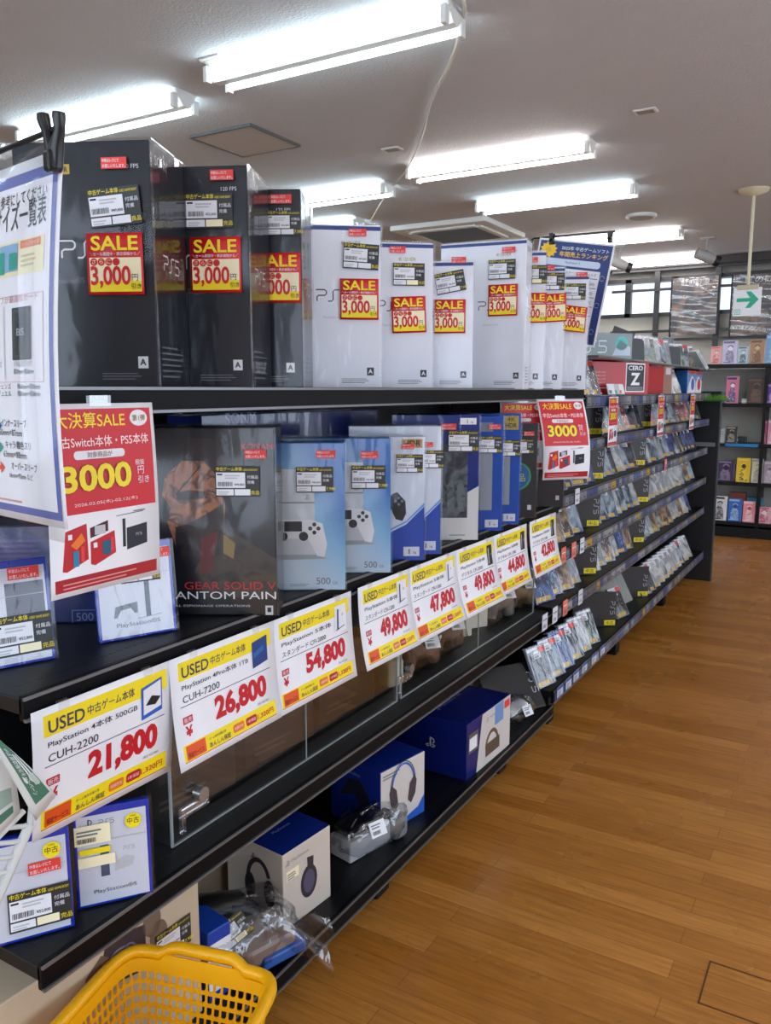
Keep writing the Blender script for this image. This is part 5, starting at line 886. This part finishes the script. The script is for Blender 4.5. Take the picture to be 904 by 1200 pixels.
# ------------------------------------------------------------------ yellow basket
def basket(lab, cx, cy, zr, rz, H=.25, W=.30, L=.42):
    t = thing('shopping_basket', lab, 'shopping basket', (cx, cy, zr-H), rz, 'stacked yellow shopping baskets'); ym = mat('yellow_plastic', (244, 178, 6), .35)
    def ringpt(a, s, z):     # rounded rectangle
        w, l, r = W/2*s, L/2*s, .045
        n = 4; x = math.cos(a); y = math.sin(a); e = 9.0
        k = (abs(x/w)**e+abs(y/l)**e)**(-1/e); return Vector((x*k, y*k, z))
    NA = 88; NV = 15; b = MB(); th = .003
    sc = lambda z: .8+.2*z/H
    ang = []
    # even spacing along the perimeter
    pts = [ringpt(2*PI*i/720, 1, 0) for i in range(721)]; ds = [0]
    for i in range(720): ds.append(ds[-1]+(pts[i+1]-pts[i]).length)
    j = 0
    for i in range(NA*4):
        s = ds[-1]*i/(NA*4)
        while ds[j+1] < s: j += 1
        ang.append(2*PI*(j+(s-ds[j])/(ds[j+1]-ds[j]))/720)
    # lattice walls: cells with a slot hole (4 columns, only the frame of each cell is solid)
    zr0, zr1 = .03, H-.035; R = lambda i, z: ringpt(ang[i % (NA*4)], sc(z), z)
    def strip(i0, i1, z0, z1):
        for side_ in (0,):
            q = []
            for z in (z0, z1):
                for i in (i0, i1):
                    p = R(i, z); q.append(p); 
            nrm = (q[1]-q[0]).cross(q[2]-q[0]).normalized()*th
            vs = [q[0], q[1], q[3], q[2]]; vs += [v+nrm for v in vs]; b.add(vs, [(0, 1, 2, 3), (7, 6, 5, 4), (0, 4, 5, 1), (1, 5, 6, 2), (2, 6, 7, 3), (3, 7, 4, 0)], ym)
    rows = 9; dz = (zr1-zr0)/rows
    for k in range(rows):
        z = zr0+k*dz
        for c in range(NA):
            i = c*4; strip(i, i+1, z, z+dz); strip(i+1, i+4, z, z+dz*.3)
            vs = [R(i+1, z+dz*.3), R(i+2, z+dz*.3), R(i+1, z+dz*.55)]; b.add(vs, [(0, 1, 2)], ym); vs = [R(i+4, z+dz*.3), R(i+3, z+dz*.3), R(i+4, z+dz*.55)]; b.add(vs, [(0, 1, 2)], ym)
    for i in range(0, NA*4, 2): strip(i, i+2, 0, zr0); strip(i, i+2, zr1, H)
    b.build('slotted_wall', t)
    f = MB()
    for u in range(-7, 8): x = u*W*.8/16; f.box((x-.0035, -L*.39, 0), (x+.0035, L*.39, .003), ym)
    for u in range(-9, 10): y = u*L*.8/20; f.box((-W*.39, y-.0035, 0), (W*.39, y+.0035, .0032), ym)
    f.build('grid_floor', t)
    # rolled rim with raised handle seats on the short ends
    r = MB(); n = 96; prof = [(-.002, -.012), (.012, -.012), (.016, -.004), (.014, .005), (.006, .009), (-.004, .006), (-.006, -.002)]
    vs = []; fs = []; m = len(prof)
    for i in range(n):
        a = ang[int(i*NA*4/n)]; p = ringpt(a, 1, H); o = Vector((p.x/(W/2), p.y/(L/2), 0)); o = Vector((math.copysign(abs(o.x)**4, o.x), math.copysign(abs(o.y)**4, o.y), 0)).normalized()
        lift = .012*max(0, min(1, (W*.28-abs(p.x))/.02)) if abs(p.y) > L*.45 else 0
        for d, z in prof: q = p+o*(d+lift*.6); q.z = H+z+lift; vs.append(q)
    for i in range(n):
        for k in range(m): fs.append((i*m+k, i*m+(k+1) % m, ((i+1) % n)*m+(k+1) % m, ((i+1) % n)*m+k))
    r.add(vs, fs, ym, True); r.build('rim', t)
    for s in (-1, 1):
        h = MB(); x = s*(W/2+.002); h.tube([(x, -L*.3, H-.01), (x+s*.014, -L*.27, H-.02), (x+s*.018, -L*.1, H-.025), (x+s*.018, L*.1, H-.025), (x+s*.014, L*.27, H-.02), (x, L*.3, H-.01)], .005, ym, 8); h.build('handle', t)
    return t
zb = .435; a = onZ(168, 1110, zb); c = onZ(328, 1168, zb); d = (c-a); rz = math.atan2(d.y, d.x)+math.radians(9); Wb = d.length
n = Vector((math.sin(rz), -math.cos(rz), 0)); ctr = a+RT*-.026+Vector((math.cos(rz), math.sin(rz), 0))*Wb/2+n*.21
basket('bright yellow slotted plastic shopping basket at the bottom edge, topmost of its stack', ctr.x, ctr.y, zb, rz, W=Wb)
basket('yellow shopping basket nested under the topmost one at the bottom edge', ctr.x, ctr.y, zb-.17, rz, W=Wb, H=.25)
# ------------------------------------------------------------------ leaflets and rack at the left edge
def leaflets():
    gr = ink((70, 120, 100)); wp = mat('leaflet_paper', (214, 218, 216), .5); pr = ink((150, 172, 162))
    def patch(name, lab, c, X, prt, parent=None, bow=.01):
        q = [onX(x, y, Xv) for (x, y), Xv in zip(c, X)]
        def f(u, v, o):
            p = (q[0]*(1-u)+q[1]*u)*(1-v)+(q[3]*(1-u)+q[2]*u)*v; return p+Vector((bow*math.sin(u*PI)*math.sin(v*2)+o, 0, 0))
        b = MB(); b.grid(lambda i, j: f(i, j, 0), 8, 8, wp, .0005); P = Print(b, lambda u, v, o: f(u, v, o+.0004), [.25, .5, .75], [.25, .5, .75]); prt(P); o = b.build(name)
        return tag(o, lab, 'leaflet', 'green-printed leaflets in the left rack')
    patch('leaflet', 'curled corner of a green and white leaflet in front of the nearest price card', ((-26, 840), (42, 962), (66, 932), (-6, 862)), (-.93, -.93, -.915, -.93), lambda P: (P.rect(.1, .25, .88, .9, gr, 1), P.text('中古買取強化キャンペーン', .25, .35, .2, WHITE, 2, 'l', .55), P.lines(.3, .6, .8, .85, 2, WHITE, 2), P.rect(.55, .62, .7, .85, ink((180, 200, 190)), 3)))
    patch('leaflet', 'flat grey-green printed leaflet behind the curled one at the left edge', ((-60, 1040), (24, 952), (14, 880), (-60, 830)), (-.955, -.955, -.95, -.95), lambda P: (P.lines(.1, .5, .85, .9, 6, pr, 1, .4), P.rect(.45, .1, .9, .2, gr, 1), P.rect(.3, .25, .9, .45, pr, 1)), bow=.003)
    t = thing('leaflet_rack', 'white slatted plastic leaflet rack at the left edge', 'leaflet rack', (0, 0, 0)); wm = mat('rack_white', (206, 208, 206), .4)
    def bar(p, q, r, m=wm, nm='slat'):
        a, c = onX(*p, -.965), onX(*q, -.965); b = MB(); b.tube([a, c], r, m, 8); return b.build(nm, t)
    A, B = (37, 948), (34, 966); bar((37, 940), (35, 966), .004, nm='post'); bar((35, 966), (-8, 1064), .007, nm='side_rail'); bar((28, 950), (-30, 1010), .004, nm='side_rail')
    for k in range(5): y = 968+k*18; bar((31-k*8, y), (-30, y+6), .0035)
    g = MB(); a, c = onX(-34, 1000, -.97), onX(-34, 1000, -.97); g.tube([a, (a.x, a.y, .0)], .012, wm, 10); g.build('stand_post', t)
leaflets()
# ------------------------------------------------------------------ back bookshelf
def books():
    Y = 8.7; g = thing('manga_shelving', 'black shelving along the back wall filled with comics', 'shelving', (0, 0, 0)); x0, x1 = -1.6, .9
    zs = [1.70, 1.32, .93, .55, .155]
    MB().box((x0, Y+.3, .02), (x1, Y+.33, 1.66), mat('pale_back_panel', (168, 166, 160), .6)).build('back_panel', g)
    MB().box((x0, Y-.02, 0), (x1, Y+.3, .1), M_shelf).build('plinth', g)
    for z in zs: MB().box((x0, Y-.02, z-.035), (x1, Y+.29, z), M_shelf, .003).build('shelf', g)
    for x in (onY(895, 500, Y).x, -1.62, .3): MB().box((x-.015, Y+.0, 0), (x+.015, Y+.3, 1.68), M_shelf).build('upright', g)
    bl = MB(); a, c = onY(850, 520, Y-.03), onY(889, 520, Y-.03); bl.box((a.x, Y-.026, .9), (c.x, Y-.021, .93), ink((40, 130, 200))); bl.build('blue_shelf_strip', g)
    L = [(0, 828, 841, 406, 'pink', [(240, 180, 180), (220, 110, 110), (250, 220, 210)]), (0, 841.5, 859, 399, 'lilac and grey', [(210, 200, 230), (120, 110, 150), (240, 236, 245)]), (0, 859.5, 872, 406, 'pale blue', [(180, 206, 220), (80, 100, 120), (236, 240, 244)]), (0, 873, 890, 398, 'tan', [(180, 140, 110), (120, 80, 60), (220, 190, 150)]), (0, 891, 912, 392, 'light blue', [(130, 170, 214), (180, 206, 236), (110, 150, 200)]),
     (1, 848, 863, 441, 'pink and navy', [(220, 120, 150), (50, 60, 130), (230, 220, 230)]), (1, 873, 894, 443, 'brown', [(70, 50, 44), (110, 80, 66), (54, 42, 40)]), (1, 895.5, 912, 450, 'violet', [(90, 60, 140), (190, 150, 200), (50, 40, 80)]),
     (2, 843, 850, 503, 'plain grey', [(160, 162, 166), (186, 188, 190), (150, 152, 156)]), (2, 851, 865, 500, 'black and cream', [(50, 48, 50), (160, 150, 130), (30, 30, 34)]), (2, 892.5, 899, 493, 'magenta', [(190, 70, 120), (240, 200, 210), (110, 40, 80)]), (2, 900, 912, 492, 'rose', [(220, 150, 170), (240, 210, 214), (190, 90, 120)]),
     (3, 843, 864, 540, 'purple and black', [(60, 40, 80), (140, 120, 150), (30, 26, 36)]), (3, 866, 883, 537, 'yellow', [(240, 200, 30), (250, 220, 80), (60, 40, 30)]), (3, 884, 898, 538, 'cream and grey', [(220, 214, 190), (170, 166, 160), (240, 230, 150)]), (3, 898.5, 912, 541, 'mauve', [(170, 150, 170), (210, 200, 210), (130, 110, 130)]),
     (4, 840, 858, 582, 'black and white', [(230, 228, 230), (40, 38, 46), (190, 186, 196)]), (4, 859, 876, 585, 'bright blue', [(50, 110, 200), (170, 200, 230), (40, 70, 150)]), (4, 877, 892, 588, 'pink and white', [(240, 150, 160), (250, 220, 222), (210, 70, 90)]), (4, 893, 912, 595, 'coral', [(230, 170, 180), (190, 80, 100), (245, 225, 230)])]
    for i, (ti, a, c, yt, nm, cols) in enumerate(L):
        z = zs[ti]; pa = onY(a, 500, Y); pc = onY(c, 500, Y); zt = onY((a+c)/2, yt, Y).z; W = pc.x-pa.x-.004; H = max(zt-z, .08)
        t = thing('comic_book', '%s comic standing face-out on the %s shelf of the back wall' % (nm, ('top', 'second', 'third', 'fourth', 'bottom')[ti]), 'comic', ((pa.x+pc.x)/2, Y+.01, z+.001), 0, 'face-out comics on the back shelving'); t.rotation_euler = (-.1, 0, 0)
        b = MB(); b.box((-W/2, 0, 0), (W/2, .02, H), ink((226, 222, 210)), .001); b.build('page_block', t)
        b = MB(); P = Print(b, front(-.0005)); nm2 = nm.replace(' ', '_'); P.rect(-W/2, 0, W/2, H, ink(cols[0]), 0); P.poly([(-W*.28, .01), (W*.3, .01), (W*.26, H*.45), (W*.1, H*.6), (-W*.12, H*.62), (-W*.3, H*.4)], art('cover_art_'+nm2, cols, 22), 1)
        P.disc(W*.02, H*.66, W*.17, ink(cols[2]), 2); P.arc(W*.02, H*.68, W*.17, 10, 170, W*.08, ink(cols[1]), 3); P.rect(-W*.45, H*.88, W*.3, H*.96, ink(cols[1]), 1); P.lines(-W*.4, .012, W*.3, .03, 1, ink(cols[1]), 3); b.build('cover', t)
    # extra lying and rear pieces
    for nm, ti, a, c, y0, y1, col, dy in (('flat blue and white magazine stack on the second shelf of the back wall', 1, 828, 847, 458, 470, (90, 120, 180), .02), ('small pale box lying below the brown comic', 1, 867, 889, 464.5, 470, (210, 208, 206), -.0), ('dark magazine lying on the third shelf', 2, 852, 876, 493, 500, (60, 62, 72), .12), ('red-brown comic standing in the rear of the bottom shelf', 4, 861, 880, 577, 612, (130, 60, 50), .1), ('teal comic standing in the rear of the bottom shelf', 4, 882, 900, 583, 612, (50, 130, 170), .1)):
        z = zs[ti]; pa = onY(a, 500, Y+dy); pc = onY(c, 500, Y+dy); H = max(onY(a, y0, Y+dy).z-max(onY(a, y1, Y+dy).z, z), .03)
        b = MB(); b.box((0, 0, 0), (pc.x-pa.x, .05, H), ink(col), .002); P = Print(b, front(0)); P.rect(.01, H*.3, (pc.x-pa.x)*.6, H*.6, WHITE, 1); tag(b.build('magazine', None, (pa.x, Y+dy+(.035 if dy < .05 else 0), z+.001)), nm, 'magazine')
books()
# floor hatch
b = MB(); q = [onZ(x, y, 0) for x, y in ((832, 1126), (904, 1150), (893, 1200), (820, 1152))]; hm = mat('hatch_seam', (96, 58, 26), .4)
x0, x1, y0, y1 = q[0].x, q[0].x+.36, q[0].y-.17, q[0].y
for bx in ((x0, y0, x1, y0+.004), (x0, y1-.004, x1, y1), (x0, y0, x0+.004, y1), (x1-.004, y0, x1, y1)): b.box((bx[0], bx[1], .0), (bx[2], bx[3], .0012), hm)
tag(b.build('floor_hatch'), 'rectangular cover seam in the wooden floor at the lower right', 'floor hatch')
# ------------------------------------------------------------------ world and colour
w = bpy.data.worlds.new('world'); S.world = w; w.use_nodes = True; w.node_tree.nodes['Background'].inputs[0].default_value = (.6, .7, .85, 1); w.node_tree.nodes['Background'].inputs[1].default_value = .4
S.view_settings.view_transform = 'Standard'; S.view_settings.look = 'None'; S.view_settings.gamma = 1; S.view_settings.exposure = .3; S.cycles.transparent_max_bounces = 32; S.view_settings.use_curve_mapping = False
